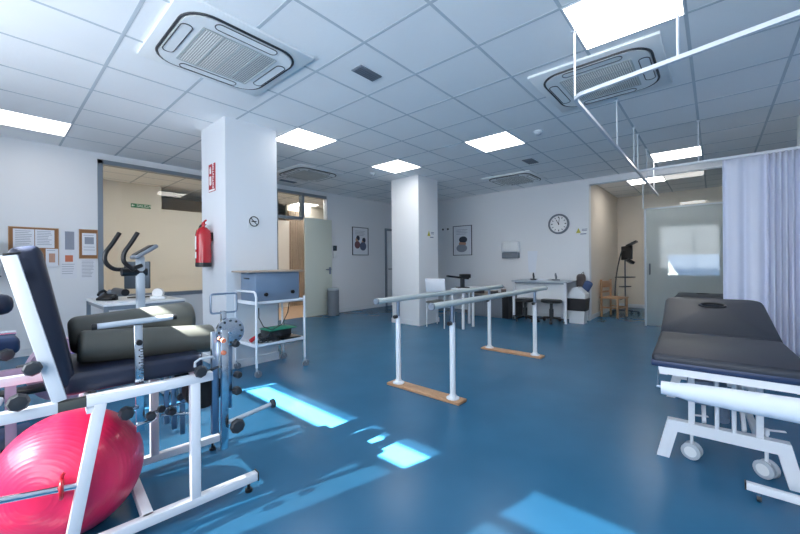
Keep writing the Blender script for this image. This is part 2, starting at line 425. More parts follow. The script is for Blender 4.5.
# the neighbour building outside the alcove window
b = thing('building', 'pale rendered building seen outside the treatment bay window', 'building', (15.0, 1.9, -3.0))
MB().prism([(0, 2.5, 0), (0, -0.55, 0), (0, -1.15, 3.0), (0, 0.2, 5.4), (0, 2.5, 5.6)], (3, 0, 0)).build('wall', 'building', b, smooth=False)

# ------------------------------------------------------------------ ceiling fittings
def lightpanel(x, y, label, group='square ceiling light panels'):
    t = thing('ceiling_light', label, 'ceiling light', (x, y, H), 0, group)
    a = 0.29
    fr = MB().span((-0.3, -0.3, -0.008), (0.3, -a, 0)).span((-0.3, a, -0.008), (0.3, 0.3, 0)).span((-0.3, -a, -0.008), (-a, a, 0)).span((a, -a, -0.008), (0.3, a, 0))
    fr.build('frame', 'white_metal', t, smooth=False)
    MB().span((-a, -a, -0.006), (a, a, -0.001)).build('diffuser', 'panel', t, smooth=False)
    return t
l0 = lightpanel(2.724, 0.434, 'large lit square ceiling panel in front of the nearest right air conditioner')
dup(l0, (2.724, 4.034, H), 0, 'lit square ceiling panel right behind the left pillar')
dup(l0, (4.524, 4.034, H), 0, 'lit square ceiling panel just in front of the middle pillar')
dup(l0, (4.524, 2.234, H), 0, 'lit square ceiling panel above the parallel bars, right of the middle pillar')
dup(l0, (6.924, 0.434, H), 0, 'lit square ceiling panel behind the curtain rail near the glass door')
dup(l0, (8.724, 1.034, H), 0, 'lit square ceiling panel inside the treatment bay')
dup(l0, (0.324, 5.834, H), 0, 'lit square ceiling panel over the notice board wall at far left')
dimmed = [o for o in C.objects if o.parent and o.parent.get('label', '').endswith('at far left') and o.name.startswith('diffuser')][0]
dimmed.data = dimmed.data.copy(); dimmed.data.materials[0] = M['dimpanel']
dup(l0, (5.724, 8.9 - 0.35, H), 0, 'lit ceiling panel in the lobby seen through the transom over the door')
for i, x in enumerate((1.35, 2.55, 3.75, 4.95)):  # four panels out of view behind the screen head, added to brighten the lobby
    dup(l0, (x, 7.04, H), 0, 'unseen fill panel added to the lobby ceiling behind the glass screen, %s from the notice boards' % ('first', 'second', 'third', 'fourth')[i])
for x, y, lb in ((2.86, 9.3, 'round lobby downlight right of the green exit sign'), (3.35, 9.35, 'round lobby downlight close to the left pillar edge')):
    t = thing('downlight', lb, 'ceiling light', (x, y, H), 0, 'round downlights in the lobby')
    MB().lathe([(0.075, 0), (0.1, 0), (0.1, -0.012), (0.075, -0.012)], (0, 0, 0)).build('rim', 'white_metal', t)
    MB().cyl((0, 0, -0.008), (0, 0, -0.001), 0.075, n=24).build('lamp', 'down', t)

def rrect(hx, hy, r, n=6, z=0):
    pts = []
    for cx, cy, a0 in ((hx - r, hy - r, 0), (-hx + r, hy - r, PI / 2), (-hx + r, -hy + r, PI), (hx - r, -hy + r, 1.5 * PI)):
        for k in range(n + 1):
            a = a0 + PI / 2 * k / n; pts.append((cx + r * math.cos(a), cy + r * math.sin(a), z))
    return pts
def aircon(x, y, label):
    t = thing('ceiling_air_conditioner', label, 'air conditioner', (x, y, H), 0, 'cassette air conditioners in the ceiling')
    MB().box((0, 0, -0.011), (0.95, 0.95, 0.022), bev=0.006).build('surround_panel', 'ac', t)
    MB().prism(rrect(0.39, 0.39, 0.16, 8, -0.036), (0, 0, 0.015)).build('face_plate', 'ac', t)
    MB().tube(rrect(0.402, 0.402, 0.17, 8, -0.026), 0.009, 8, closed=True).build('air_slot', 'knob', t)
    for k in range(4):
        a = k * PI / 2; c, s = math.cos(a), math.sin(a)
        pts = [(px_ * c - (py_ + 0.345) * s, px_ * s + (py_ + 0.345) * c, -0.038) for px_, py_, _ in rrect(0.22, 0.036, 0.035, 6)]
        fl = MB().prism(pts, (0, 0, 0.004)).build('louvre', 'ac', t)
        MB().tube(pts, 0.0035, 6, closed=True).build('louvre_gap', 'knob', fl)
    MB().box((0, 0, -0.037), (0.53, 0.53, 0.008), bev=0.002).build('grille', 'perf', t)
    g = MB()
    for k in range(5): g.box((-0.265 + 0.53 * k / 4, 0, -0.0415), (0.012, 0.53, 0.003))
    for k in (0, 1): g.box((0, -0.265 + 0.53 * k, -0.0415), (0.53, 0.012, 0.003))
    g.build('grille_bars', 'acgrey', t)
    return t
ac0 = aircon(1.215, 2.835, 'large square cassette air conditioner nearest the left, in front of the left pillar')
dup(ac0, (3.595, 0.755, H), 0, 'cassette air conditioner behind the hanging curtain rail on the right')
dup(ac0, (6.75, 2.92, H), 0, 'small-looking cassette air conditioner near the back wall above the clock')
dup(ac0, (3.79, 5.52, H), 0, 'cassette air conditioner behind the left pillar near the lobby door')

def vent(x, y, sx, sy, m, label):
    t = thing('ceiling_vent', label, 'vent', (x, y, H))
    MB().box((0, 0, -0.004), (sx, sy, 0.008), bev=0.002).build('frame', m, t)
    g = MB()
    for k in range(5): g.box((0, -sy / 2 + sy * (k + 0.5) / 5, -0.011), (sx * 0.9, sy * 0.1, 0.006), rot=(0.5, 0, 0))
    g.build('slats', m, t)
vent(2.13, 2.23, 0.25, 0.12, 'grey_plastic', 'small grey slatted ceiling vent right of the nearest left air conditioner')
vent(5.75, 2.23, 0.30, 0.16, 'grey_plastic', 'dull ceiling vent between smoke detector and back air conditioner')
vent(3.86, 6.30, 0.35, 0.10, 'grey_plastic', 'small ceiling vent over the lobby door frame')
for x, y, lb in ((4.50, 1.64, 'white smoke detector on ceiling right of the light above the parallel bars'), (4.56, 4.63, 'white smoke detector on ceiling left of the middle pillar light')):
    t = thing('smoke_detector', lb, 'smoke detector', (x, y, H), 0, 'ceiling smoke detectors')
    MB().lathe([(0.055, 0), (0.055, -0.015), (0.035, -0.03)], (0, 0, 0), n=20).build('base', 'white_plastic', t)
    MB().lathe([(0.034, -0.0301), (0.03, -0.045), (0.0005, -0.05)], (0, 0, 0), n=20).build('sensor', 'light_grey', t)

# curtain rail on drop rods
t = thing('curtain_rail', 'white square curtain rail hanging on rods below the ceiling at right', 'curtain rail', (0, 0, 2.31))
r = 0.1; arc = [(2.66 + r - r * math.cos(a), 0.735 - r + r * math.sin(a), 0) for a in [PI / 2 * k / 8 for k in range(9)]]
MB().tube([(2.17, -1.9, 0)] + [(2.66 - 0.19 * (0.5 - 0.0), 0.135, 0)] + arc + [(7.74, 0.735, 0)], 0.0125, square=True).build('rail', 'white_metal', t, smooth=False)
MB().tube([(5.44, 0.722, 0), (5.44, -2.98, 0)], 0.0125, square=True).build('cross_rail', 'white_metal', t, smooth=False)
for x, y in ((2.72, 0.735), (2.563, 0.15), (4.18, 0.735), (5.19, 0.735), (5.48, 0.735), (5.44, 0.135), (6.3, 0.735), (7.1, 0.735), (2.36, -0.9), (5.44, -0.9)):
    MB().cyl((x, y, 0.012), (x, y, H - 2.31), 0.0065, n=10).cyl((x, y, H - 2.31 - 0.012), (x, y, H - 2.31), 0.02, n=12).build('hanger', 'white_metal', t)
# curtain
def curtain(name, y0, y1, ztop, zbot, fn, label):
    N = 220; K = 14; b = bmesh.new(); rows = []
    for j in range(K + 1):
        z = ztop + (zbot - ztop) * j / K
        row = []
        for i in range(N + 1):
            u = i / N; y = y0 + (y1 - y0) * u
            row.append(b.verts.new((5.44 + fn(u, j / K), y, z)))
        rows.append(row)
    for j in range(K):
        for i in range(N): b.faces.new((rows[j][i], rows[j][i + 1], rows[j + 1][i + 1], rows[j + 1][i]))
    m = MB(); m._merge(b); o = m.build(name, 'curtain'); md = o.modifiers.new('thick', 'SOLIDIFY'); md.thickness = 0.003
    tag(o, label, 'curtain'); return o
def fold(u, v):
    if u < 0.34: a = 0.030 * (0.6 + 0.8 * v); return a * math.sin(u / 0.34 * 2 * PI * 2.3 + 0.6 * math.sin(u * 9)) + 0.006 * math.sin(u * 83)
    return (0.030 + 0.012 * v) * math.sin((u - 0.34) / 0.66 * 2 * PI * 14 + 1.2 * math.sin(u * 14) + 0.5 * v)
curtain('privacy_curtain', -0.07, -1.12, 2.295, 0.13, fold, 'pale lilac-blue privacy curtain hanging from the rail at the right edge')

# ------------------------------------------------------------------ wall items
def on_left_wall(x0, x1, z0, z1, d=0.004): return (x0, YL - d, z0), (x1, YL, z1)
for x0, x1, z0, z1, lb in ((0.143, 0.607, 1.17, 1.667, 'wide cork notice board, left one of two on the wall'), (0.814, 1.017, 1.26, 1.674, 'narrow cork notice board next to the lobby glass')):
    t = thing('notice_board', lb, 'notice board', ((x0 + x1) / 2, YL, (z0 + z1) / 2), 0, 'cork notice boards')
    hx, hz = (x1 - x0) / 2, (z1 - z0) / 2
    MB().span((-hx, -0.01, -hz), (hx, 0, hz)).build('cork', 'cork', t, smooth=False)
    f = MB(); e = 0.008
    f.span((-hx, -0.014, hz - e), (hx, 0, hz)).span((-hx, -0.014, -hz), (hx, 0, -hz + e)).span((-hx, -0.014, -hz), (-hx + e, 0, hz)).span((hx - e, -0.014, -hz), (hx, 0, hz))
    f.build('frame', 'wood', t, smooth=False)
def sheet(x0, x1, z0, z1, dy, label, lines=8, pic=None, rz=0.0):
    t = thing('paper_sheet', label, 'paper', ((x0 + x1) / 2, YL - dy, (z0 + z1) / 2), 0, 'papers pinned to the wall')
    hx, hz = (x1 - x0) / 2, (z1 - z0) / 2
    o = MB().box((0, -0.001, 0), (2 * hx, 0.002, 2 * hz), rot=(0, rz, 0)).build('page', 'paper', t, smooth=False)
    pr = MB(); rnd = random.Random(hash((round(x0, 2), round(z0, 2))) & 255)
    for k in range(lines):
        z = hz * 0.8 - k * (1.6 * hz / max(1, lines))
        if pic and pic[1] - 0.02 < z < pic[3] + 0.02: continue
        pr.span((-hx * 0.8, -0.003, z - 0.003), (hx * (0.3 + 0.5 * rnd.random()), -0.002, z + 0.003))
    pr.build('print', 'ink', t, smooth=False)
    if pic: MB().span((pic[0], -0.0035, pic[1]), (pic[2], -0.002, pic[3])).build('picture', pic[4], t, smooth=False)
sheet(0.185, 0.375, 1.385, 1.64, 0.012, 'white typed sheet pinned at the top left of the wide cork board', 9)
sheet(0.382, 0.565, 1.40, 1.64, 0.012, 'white typed sheet pinned at the top right of the wide cork board', 9)
sheet(0.48, 0.60, 1.145, 1.39, 0.016, 'white sheet with a small foot drawing low on the cork board', 4, (-0.03, -0.06, 0.03, 0.06, 'skin'))
sheet(0.63, 0.80, 1.352, 1.655, 0.002, 'white sheet with a dark grey printed block between the boards', 5, (-0.045, -0.12, 0.05, 0.13, 'ink'))
sheet(0.62, 0.79, 0.985, 1.346, 0.002, 'white sheet with an orange picture below the grey block sheet', 9, (-0.035, 0.05, 0.045, 0.14, 'orange'))
sheet(0.845, 1.00, 1.31, 1.62, 0.018, 'white sheet with grey picture pinned on the narrow cork board', 6, (-0.05, 0.0, 0.05, 0.10, 'ink'))
sheet(0.825, 0.99, 0.955, 1.255, 0.002, 'white typed sheet hanging below the narrow cork board', 12, None)

# cabinet and white board at left edge
t = thing('wall_cabinet', 'white wall cabinet at the left edge beside the notice board', 'cabinet', (-0.25, YL, 1.05))
MB().span((-0.55, -0.30, 0), (0.33, 0, 0.42), bev=0.004).build('body', 'white_plastic', t)
MB().span((-0.10, -0.318, 0.01), (0.32, -0.302, 0.41), bev=0.002).build('door', 'white_plastic', t)
MB().span((-0.55, -0.31, -0.016), (0.33, 0, -0.001)).build('bottom_rail', 'darkink', t)

# fire sign, extinguisher, no-smoking sign
def face_x(x, y, z, rot90=False):  # text facing -X on an X plane
    m = Matrix.Translation((x, y, z)) @ Matrix.Rotation(-PI / 2, 4, 'Z') @ Matrix.Rotation(PI / 2, 4, 'X')
    return m
t = thing('fire_sign', 'red and white fire extinguisher sign high on the left pillar', 'sign', (1.70, 4.38, 2.17))
MB().span((-0.006, -0.09, -0.16), (0, 0.09, 0.16)).build('plate', 'signred', t, smooth=False)
s = MB().text('EXTINTOR', 0.062, face_x(-0.007, -0.04, 0.02) @ Matrix.Rotation(PI / 2, 4, 'Z'))
s.cyl((-0.008, 0.04, -0.06), (-0.006, 0.04, -0.06), 0.028).span((-0.008, 0.015, -0.045), (-0.006, 0.065, 0.02)).span((-0.008, 0.02, 0.05), (-0.006, 0.06, 0.11)).span((-0.008, 0.03, 0.11), (-0.006, 0.05, 0.13))
s.build('lettering', 'white', t, smooth=False)
MB().span((-0.008, -0.08, -0.155), (-0.006, 0.08, -0.135)).build('footer_line', 'white', t, smooth=False)
t = thing('fire_extinguisher', 'red fire extinguisher hanging on the left pillar', 'fire extinguisher', (1.605, 4.40, 1.135))
MB().lathe([(0.075, 0.04), (0.082, 0.05), (0.082, 0.37), (0.07, 0.42), (0.04, 0.45), (0.02, 0.46), (0.02, 0.48)], (0, 0, 0)).build('cylinder', 'red', t)
MB().lathe([(0.07, 0), (0.084, 0.006), (0.084, 0.05), (0.07, 0.05)], (0, 0, 0)).build('base_ring', 'black', t)
MB().beam((0, 0.02, 0.50), (0, -0.08, 0.53), 0.02, 0.012).beam((0, 0.02, 0.485), (0, -0.075, 0.485), 0.018, 0.01).cyl((0, 0, 0.46), (0, 0, 0.51), 0.018).build('valve', 'redp', t)
MB().tube([(0, 0.02, 0.49), (0, 0.08, 0.48), (-0.02, 0.125, 0.40), (-0.03, 0.14, 0.30), (-0.03, 0.115, 0.19)], 0.011, 8).build('hose', 'black', t)
lab = MB()
for k in range(7):
    a0, a1 = PI * 0.80 + k * 0.12, PI * 0.80 + (k + 1) * 0.12
    p = [(0.0835 * math.cos(a0), 0.0835 * math.sin(a0), 0.10), (0.0835 * math.cos(a1), 0.0835 * math.sin(a1), 0.10), (0.0835 * math.cos(a1), 0.0835 * math.sin(a1), 0.17), (0.0835 * math.cos(a0), 0.0835 * math.sin(a0), 0.17)]
    lab.prism(p, (-0.001, 0, 0)); lab.prism([(x, y, z + 0.10 + (z > 0.12) * 0.08) for x, y, z in p], (-0.001, 0, 0))
lab.build('instruction_label', 'white', t)
MB().box((0.088, 0, 0.35), (0.014, 0.06, 0.10)).build('wall_bracket', 'black', t)

t = thing('no_smoking_sign', 'small square white no smoking sign on the left pillar side', 'sign', (2.02, 4.03, 1.66))
MB().span((-0.075, -0.004, -0.075), (0.075, 0, 0.075)).build('plate', 'white_plastic', t, smooth=False)
s = MB().tube([(0.055 * math.cos(a), -0.005, 0.055 * math.sin(a)) for a in [2 * PI * k / 28 for k in range(28)]], 0.006, 6, closed=True)
s.beam((-0.038, -0.005, 0.038), (0.038, -0.005, -0.038), 0.009, 0.004, up=(0, 1, 0)).box((0, -0.005, 0), (0.06, 0.003, 0.012))
s.build('symbol', 'black', t)

t = thing('exit_sign', 'green exit sign on the lobby wall seen through the glass', 'sign', (2.0, 8.70, 2.35))
MB().span((-0.165, -0.012, -0.04), (0.165, 0, 0.04)).build('plate', 'green', t, smooth=False)
MB().text('SALIDA', 0.075, Matrix.Translation((0.05, -0.014, 0)) @ Matrix.Rotation(PI / 2, 4, 'X')).box((-0.13, -0.013, 0), (0.05, 0.003, 0.014)).prism([(-0.16, -0.013, 0), (-0.135, -0.013, 0.025), (-0.135, -0.013, -0.025)], (0, 0.002, 0)).build('lettering', 'white', t, smooth=False)

# framed posters
def poster(loc, rz, w, h, label):
    t = thing('framed_poster', label, 'poster', loc, rz, 'framed posters on the far walls')
    f = MB(); e = 0.015
    f.span((-w / 2, -0.02, h / 2 - e), (w / 2, 0, h / 2)).span((-w / 2, -0.02, -h / 2), (w / 2, 0, -h / 2 + e)).span((-w / 2, -0.02, -h / 2), (-w / 2 + e, 0, h / 2)).span((w / 2 - e, -0.02, -h / 2), (w / 2, 0, h / 2))
    f.build('frame', 'frame_dark', t, smooth=False)
    MB().span((-w / 2 + e, -0.008, -h / 2 + e), (w / 2 - e, -0.001, h / 2 - e)).build('print', 'paper', t, smooth=False)
    s = MB()
    for k in range(4): s.span((-w * 0.32, -0.010, h * (0.36 - 0.05 * k)), (w * (0.28 - 0.08 * (k % 2)), -0.008, h * (0.36 - 0.05 * k) + 0.008))
    s.build('lettering', 'ink', t, smooth=False)
    return t
p = poster((6.125, YL, 1.715), 0, 0.54, 0.70, 'framed poster of two people on the wall right of the lobby door')
for nm, x, z, r, sx, m in (('hair', -0.08, 0.075, 0.06, 1, 'darkink'), ('hair', 0.12, 0.03, 0.06, 1, 'darkink'), ('face', -0.11, 0.035, 0.05, 1, 'skin'), ('face', 0.09, -0.01, 0.045, 1, 'skin'), ('clothing', -0.10, -0.09, 0.085, 1.1, 'maroon'), ('clothing', 0.09, -0.12, 0.10, 1.1, 'bluegrey'), ('background', 0.0, -0.05, 0.2, 1.05, 'couch_paper')):
    MB().ball((x, -0.0085 if nm != 'background' else -0.006, z), r, (sx, 0.03 if nm != 'background' else 0.012, 1.1)).build('printed_' + nm, m, p)
p = poster((XB, 4.72, 1.71), -PI / 2, 0.54, 0.74, 'framed poster with a dark-haired head on the back wall beside the middle pillar')
for nm, x, z, r, sx, m in (('hair', 0.02, 0.02, 0.09, 1.3, 'darkink'), ('face', 0.0, -0.08, 0.07, 1.5, 'skin'), ('clothing', -0.02, -0.19, 0.11, 1.4, 'ink')):
    MB().ball((x, -0.008 - 0.001 * r * 10, z), r, (sx, 0.03, 0.9)).build('printed_' + nm, m, p)

# clock
t = thing('wall_clock', 'round white wall clock with grey rim on the back wall', 'clock', (XB, 2.42, 1.945), -PI / 2)
MB().lathe([(0.17, 0.012), (0.172, 0.035), (0.19, 0.045), (0.205, 0.035), (0.21, 0)], (0, 0, 0), (0, -1, 0), 40).build('rim', 'grey_plastic', t)
MB().cyl((0, 0, 0), (0, -0.015, 0), 0.175, n=40).build('dial', 'white', t)
s = MB()
for k in range(12):
    a = k * PI / 6; rr = 0.135; s.beam((rr * 0.88 * math.sin(a), -0.017, rr * 0.88 * math.cos(a)), (rr * 1.12 * math.sin(a), -0.017, rr * 1.12 * math.cos(a)), 0.012 if k % 3 else 0.018, 0.003, up=(0, 1, 0), bev=0)
s.build('hour_marks', 'darkink', t)
s = MB().beam((-0.003, -0.020, -0.02), (0.02, -0.020, 0.13), 0.009, 0.003, up=(0, 1, 0), bev=0).beam((0.01, -0.022, -0.02), (-0.045, -0.022, 0.085), 0.013, 0.003, up=(0, 1, 0), bev=0).cyl((0, -0.015, 0), (0, -0.025, 0), 0.012)
s.build('hands', 'black', t)

# towel dispenser
t = thing('towel_dispenser', 'white paper towel dispenser with grey lower half on the back wall', 'dispenser', (XB + 0.003, 3.44, 1.22), -PI / 2)
MB().span((-0.2, -0.13, 0.16), (0.2, 0, 0.40), bev=0.03, seg=3).build('cover', 'white_plastic', t)
MB().span((-0.19, -0.125, 0.03), (0.19, 0, 0.158), bev=0.02).build('lower_tray', 'grey_plastic', t)
# warning signs
for loc, rz, lb in (((XB + 0.0015, 2.0, 1.78), -PI / 2, 'yellow triangle warning label beside the wall clock'), ((5.56, 4.1015, 1.72), 0, 'yellow triangle warning label on the middle pillar')):
    t = thing('warning_label', lb, 'sign', loc, rz, 'yellow triangle warning labels')
    MB().span((-0.10, -0.003, -0.09), (0.14, 0, 0.08)).build('plate', 'white_plastic', t, smooth=False)
    MB().prism([(-0.09, -0.003, -0.045), (0.0, -0.003, -0.045), (-0.045, -0.003, 0.055)], (0, -0.003, 0)).build('triangle', 'yellow', t, smooth=False)
    MB().span((0.02, -0.005, 0.02), (0.12, -0.003, 0.03)).span((0.02, -0.005, -0.005), (0.11, -0.003, 0.005)).span((-0.01, -0.005, -0.075), (0.1, -0.003, -0.06)).build('lettering', 'blued', t, smooth=False)
# window glare on the wall above the desk, drawn as a pale sheet
t = thing('wall_glare', 'pale blue patch standing in for window glare on the wall above the work desk', 'paper', (XB, 2.97, 1.17), -PI / 2)
MB().prism([(-0.09, -0.003, -0.23), (0.06, -0.003, -0.23), (0.11, -0.003, 0.23), (-0.11, -0.003, 0.23)], (0, 0.003, 0)).build('page', 'couch_paper', t, smooth=False)  # glare patch, stands in for window glare, no real page
# switch
t = thing('light_switch', 'wall switch plate with dark control right of the lobby door', 'switch', (5.32, YL, 1.45))
MB().span((-0.055, -0.012, -0.16), (0.055, 0, -0.03), bev=0.003).build('plate', 'white_plastic', t)
MB().span((-0.05, -0.02, 0.01), (0.05, 0, 0.13), bev=0.006).build('thermostat', 'frame_dark', t)
# coat hooks
for y in (5.13, 5.28):
    tag(MB().cyl((XB + 0.004, y, 2.02), (XB - 0.03, y, 2.02), 0.008).ball((XB - 0.035, y, 2.02), 0.025).build('coat_hook', 'knob'), 'small dark round hook on the back wall just right of the middle pillar', 'hook', 'dark wall hooks')

# ------------------------------------------------------------------ leg bench in the foreground
t = thing('leg_exercise_bench', 'white framed leg exercise bench with navy padding and charcoal rollers', 'exercise bench', (0.861, 1.804, 0), math.radians(-4.6))
fm = MB()
tb = 0.040
for y in (0.0, 0.58):
    fm.beam((-1.15, y, 0.0665), (0.045, y, 0.0665), tb, tb)
    fm.beam((-0.67, y, 0.085), (-0.577, y, 0.62), tb, tb, up=(0, 1, 0))
    fm.beam((-0.62, y, 0.633), (-0.165, y, 0.633), tb, tb)
    fm.beam((-1.25, y, 0.633), (-0.70, y, 0.633), tb, tb)
fm.beam((-0.24, 0, 0.085), (-0.24, 0, 0.62), tb, tb, up=(0, 1, 0)).beam((-0.30, 0.58, 0.085), (-0.30, 0.58, 0.62), tb, tb, up=(0, 1, 0))
fm.beam((-0.42, 0.0, 0.0665), (-0.42, 0.58, 0.0665), tb, tb).beam((-1.1, 0.0, 0.0665), (-1.1, 0.58, 0.0665), tb, tb)
fm.beam((-0.20, 0.0, 0.633), (-0.20, 0.58, 0.633), tb, tb).beam((-0.60, 0.0, 0.60), (-0.60, 0.58, 0.60), tb, tb)
fm.build('frame', 'white_metal', t)
for y in (0.0, 0.58): MB().beam((-0.72, y, 0.633), (-0.60, y, 0.633), 0.036, 0.036).build('sliding_sleeve', 'roll', t)
for x, y in ((0.005, 0), (0.005, 0.58), (-1.05, 0), (-1.05, 0.58)):
    MB().cyl((x, y, 0), (x, y, 0.014), 0.018).cyl((x, y, 0.014), (x, y, 0.045), 0.007).build('foot', 'black', t)
for y in (0.0, 0.58): MB().box((0.047, y, 0.0665), (0.006, 0.047, 0.047), bev=0.002).build('end_cap', 'black', t)
# backrest tubes and cushion
bp = MB()
for y in (0.0, 0.58): bp.beam((-0.695, y, 0.655), (-0.822, y, 1.205), 0.030, 0.042, up=(1, 0, 0.2))
bp.beam((-0.80, 0.0, 1.13), (-0.80, 0.58, 1.13), 0.025, 0.04)
bp.build('backrest_frame', 'white_metal', t)
for y in (0.0, 0.58): MB().beam((-0.8145, y, 1.202), (-0.816, y, 1.212), 0.032, 0.045, up=(1, 0, 0.2)).build('tube_cap', 'black', t)
a = math.atan2(0.105, 0.56)
MB().box((-0.738, 0.295, 0.955), (0.09, 0.48, 0.575), rot=(0, -a, 0), bev=0.025, seg=4).build('backrest', 'navy', t)
MB().box((-0.435, 0.295, 0.69), (0.50, 0.48, 0.085), bev=0.022, seg=4).build('seat', 'navy', t)
# rollers
MB().roundcyl((-0.635, 0.215, 0.812), (-0.100, 0.215, 0.772), 0.071, 0.02).build('lower_roller', 'roll', t)
MB().roundcyl((-0.66, 0.40, 0.835), (-0.145, 0.40, 0.872), 0.088, 0.035).build('upper_roller', 'roll', t)
# T handle post
ps = MB().beam((-0.440, 0.042, 0.44), (-0.446, 0.042, 0.905), 0.006, 0.032, up=(1, 0, 0))
pst = ps.build('handle_post', 'chrome', t)
hs = MB()
for k in range(9): hs.cyl((-0.443, 0.036, 0.60 + k * 0.028), (-0.443, 0.0385, 0.60 + k * 0.028), 0.0032, n=8)
for k in range(16): hs.box((-0.434, 0.0385, 0.62 + k * 0.012), (0.010, 0.001, 0.003))
hs.build('scale_marks', 'knob', pst)
MB().cyl((-0.445, 0.02, 0.83), (-0.445, 0.045, 0.83), 0.012).build('lock_pin', 'black', pst)
MB().cyl((-0.585, 0.042, 0.915), (-0.315, 0.042, 0.925), 0.012).build('handle_bar', 'light_grey', t)
MB().cyl((-0.600, 0.042, 0.9145), (-0.583, 0.042, 0.915), 0.013).build('handle_cap', 'black', t)
MB().cyl((-0.318, 0.042, 0.925), (-0.303, 0.042, 0.9255), 0.013).build('handle_cap', 'black', t)
# knobs
def knob(p0, p1, r, parent, label=None):
    p0, p1 = Vector(p0), Vector(p1)
    L = (p1 - p0).length
    return MB().lathe([(r * 0.5, 0), (r * 0.9, L * 0.12), (r, L * 0.35), (r, L * 0.7), (r * 0.8, L * 0.95), (r * 0.3, L)], p0, p1 - p0, 8).build('knob', 'knob', parent)
knob((-0.765, -0.020, 0.800), (-0.765, -0.060, 0.800), 0.027, t)
knob((-0.80, -0.024, 0.690), (-0.80, -0.065, 0.690), 0.031, t)
knob((-0.495, 0.02, 0.55), (-0.495, -0.03, 0.55), 0.028, t)
MB().cyl((-0.495, 0.015, 0.55), (-0.45, 0.04, 0.55), 0.008).build('knob_stem', 'chrome', t)
knob((-0.405, 0.05, 0.50), (-0.405, 0.01, 0.50), 0.020, t)
knob((-0.225, -0.024, 0.672), (-0.225, -0.06, 0.672), 0.028, t)
MB().tube([(-0.245, -0.03, 0.695), (-0.245, -0.03, 0.715), (-0.225, -0.03, 0.728), (-0.17, -0.03, 0.728), (-0.165, -0.03, 0.715)], 0.006, 8).build('hook_lever', 'light_grey', t)
MB().beam((-0.46, 0.03, 0.47), (-0.38, 0.06, 0.475), 0.014, 0.014).build('link_bar', 'chrome', t)
# weight holder bar with red clip
MB().cyl((-0.64, 0.0, 0.313), (-1.30, 0.0, 0.43), 0.0125).build('weight_bar', 'chrome', t)
rg = MB().tube([(-0.692 + 0.010 * math.cos(a) * 0.3, 0.034 * math.cos(a), 0.322 + 0.034 * math.sin(a)) for a in [2 * PI * k / 20 for k in range(20)]], 0.006, 8, closed=True)
rg.tube([(-0.692, 0.0, 0.354), (-0.688, -0.004, 0.375), (-0.684, -0.004, 0.38)], 0.006, 8).ball((-0.692, 0, 0.322), 0.02, (0.4, 1, 1))
rg.build('spring_clip', 'redp', t)
# leg mechanism
mz = 0.825
dsc = MB().cyl((-0.068, 0.03, mz), (-0.068, 0.042, mz), 0.068, n=36)
disc = dsc.build('hole_disc', 'chrome', t)
hl = MB()
for k in range(12):
    a = k * PI / 6; hl.cyl((-0.068 + 0.055 * math.cos(a), 0.0285, mz + 0.055 * math.sin(a)), (-0.068 + 0.055 * math.cos(a), 0.0295, mz + 0.055 * math.sin(a)), 0.006, n=10)
hl.build('disc_holes', 'knob', disc)
MB().cyl((-0.060, 0.08, mz), (-0.060, 0.092, mz), 0.06, n=32).build('rear_disc', 'chrome', t)
MB().cyl((-0.10, 0.175, 0.778), (-0.03, 0.175, 0.774), 0.018).cyl((-0.06, 0.0, mz), (-0.06, 0.2, mz), 0.014).build('axle', 'chrome', t)
MB().tube(rrect(0.060, 0.045, 0.010, 4)[0:0] or [(-0.089 + x, 0.06, 0.968 + y) for x, y, _ in rrect(0.062, 0.048, 0.012, 4)], 0.005, 8, closed=True).build('wire_handle', 'steel', t)
MB().beam((-0.092, 0.06, 0.83), (-0.092, 0.06, 0.93), 0.02, 0.024, up=(1, 0, 0)).build('handle_stem', 'chrome', t)
MB().beam((-0.134, 0.06, 0.83), (-0.136, 0.06, 0.325), 0.028, 0.032, up=(1, 0, 0)).build('fixed_arm', 'steel', t)
MB().beam((-0.098, 0.025, 0.84), (-0.103, 0.025, 0.245), 0.022, 0.034, up=(1, 0, 0)).build('swing_arm', 'chrome', t)
MB().beam((-0.062, 0.065, 0.80), (-0.068, 0.065, 0.43), 0.02, 0.026, up=(1, 0, 0)).build('short_arm', 'steel', t)
MB().beam((-0.215, 0.02, 0.64), (-0.12, 0.05, 0.655), 0.012, 0.012).build('link_rod', 'knob', t)
MB().cyl((-0.180, 0.06, 0.545), (-0.180, 0.14, 0.545), 0.082, n=32).build('weight_disc', 'rubber', t)
for z in (0.73, 0.79): MB().cyl((-0.11, -0.002, z), (-0.11, 0.012, z), 0.011).build('copper_washer', 'orange', t)
knob((-0.045, 0.05, 0.52), (-0.035, 0.01, 0.52), 0.022, t)
knob((-0.040, 0.05, 0.60), (-0.030, 0.01, 0.60), 0.018, t)
knob((-0.050, 0.04, 0.76), (-0.040, 0.01, 0.76), 0.018, t)
MB().cyl((-0.085, 0.02, 0.375), (0.16, 0.06, 0.39), 0.011).build('roller_rod', 'light_grey', t)
knob((-0.055, -0.0, 0.36), (-0.055, -0.035, 0.36), 0.036, t)
knob((0.15, 0.058, 0.39), (0.175, 0.058, 0.392), 0.026, t)
# small chrome arms on far side
for x, z0, z1 in ((-0.27, 0.30, 0.60), (-0.235, 0.26, 0.60), (-0.195, 0.22, 0.60)):
    MB().beam((x, 0.42, z0), (x, 0.42, z1), 0.014, 0.024, up=(1, 0, 0)).build('rear_arm', 'steel', t)
MB().cyl((-0.33, 0.42, 0.38), (-0.12, 0.42, 0.40), 0.008).cyl((-0.30, 0.40, 0.36), (-0.17, 0.40, 0.33), 0.008).build('rear_cross_rod', 'chrome', t)
for x, z in ((-0.30, 0.40), (-0.25, 0.37), (-0.21, 0.44)): knob((x, 0.40, z), (x, 0.37, z), 0.020, t)
MB().cyl((-0.21, 0.30, 0.60), (-0.21, 0.38, 0.60), 0.05, n=24).build('rear_pad', 'rubber', t)

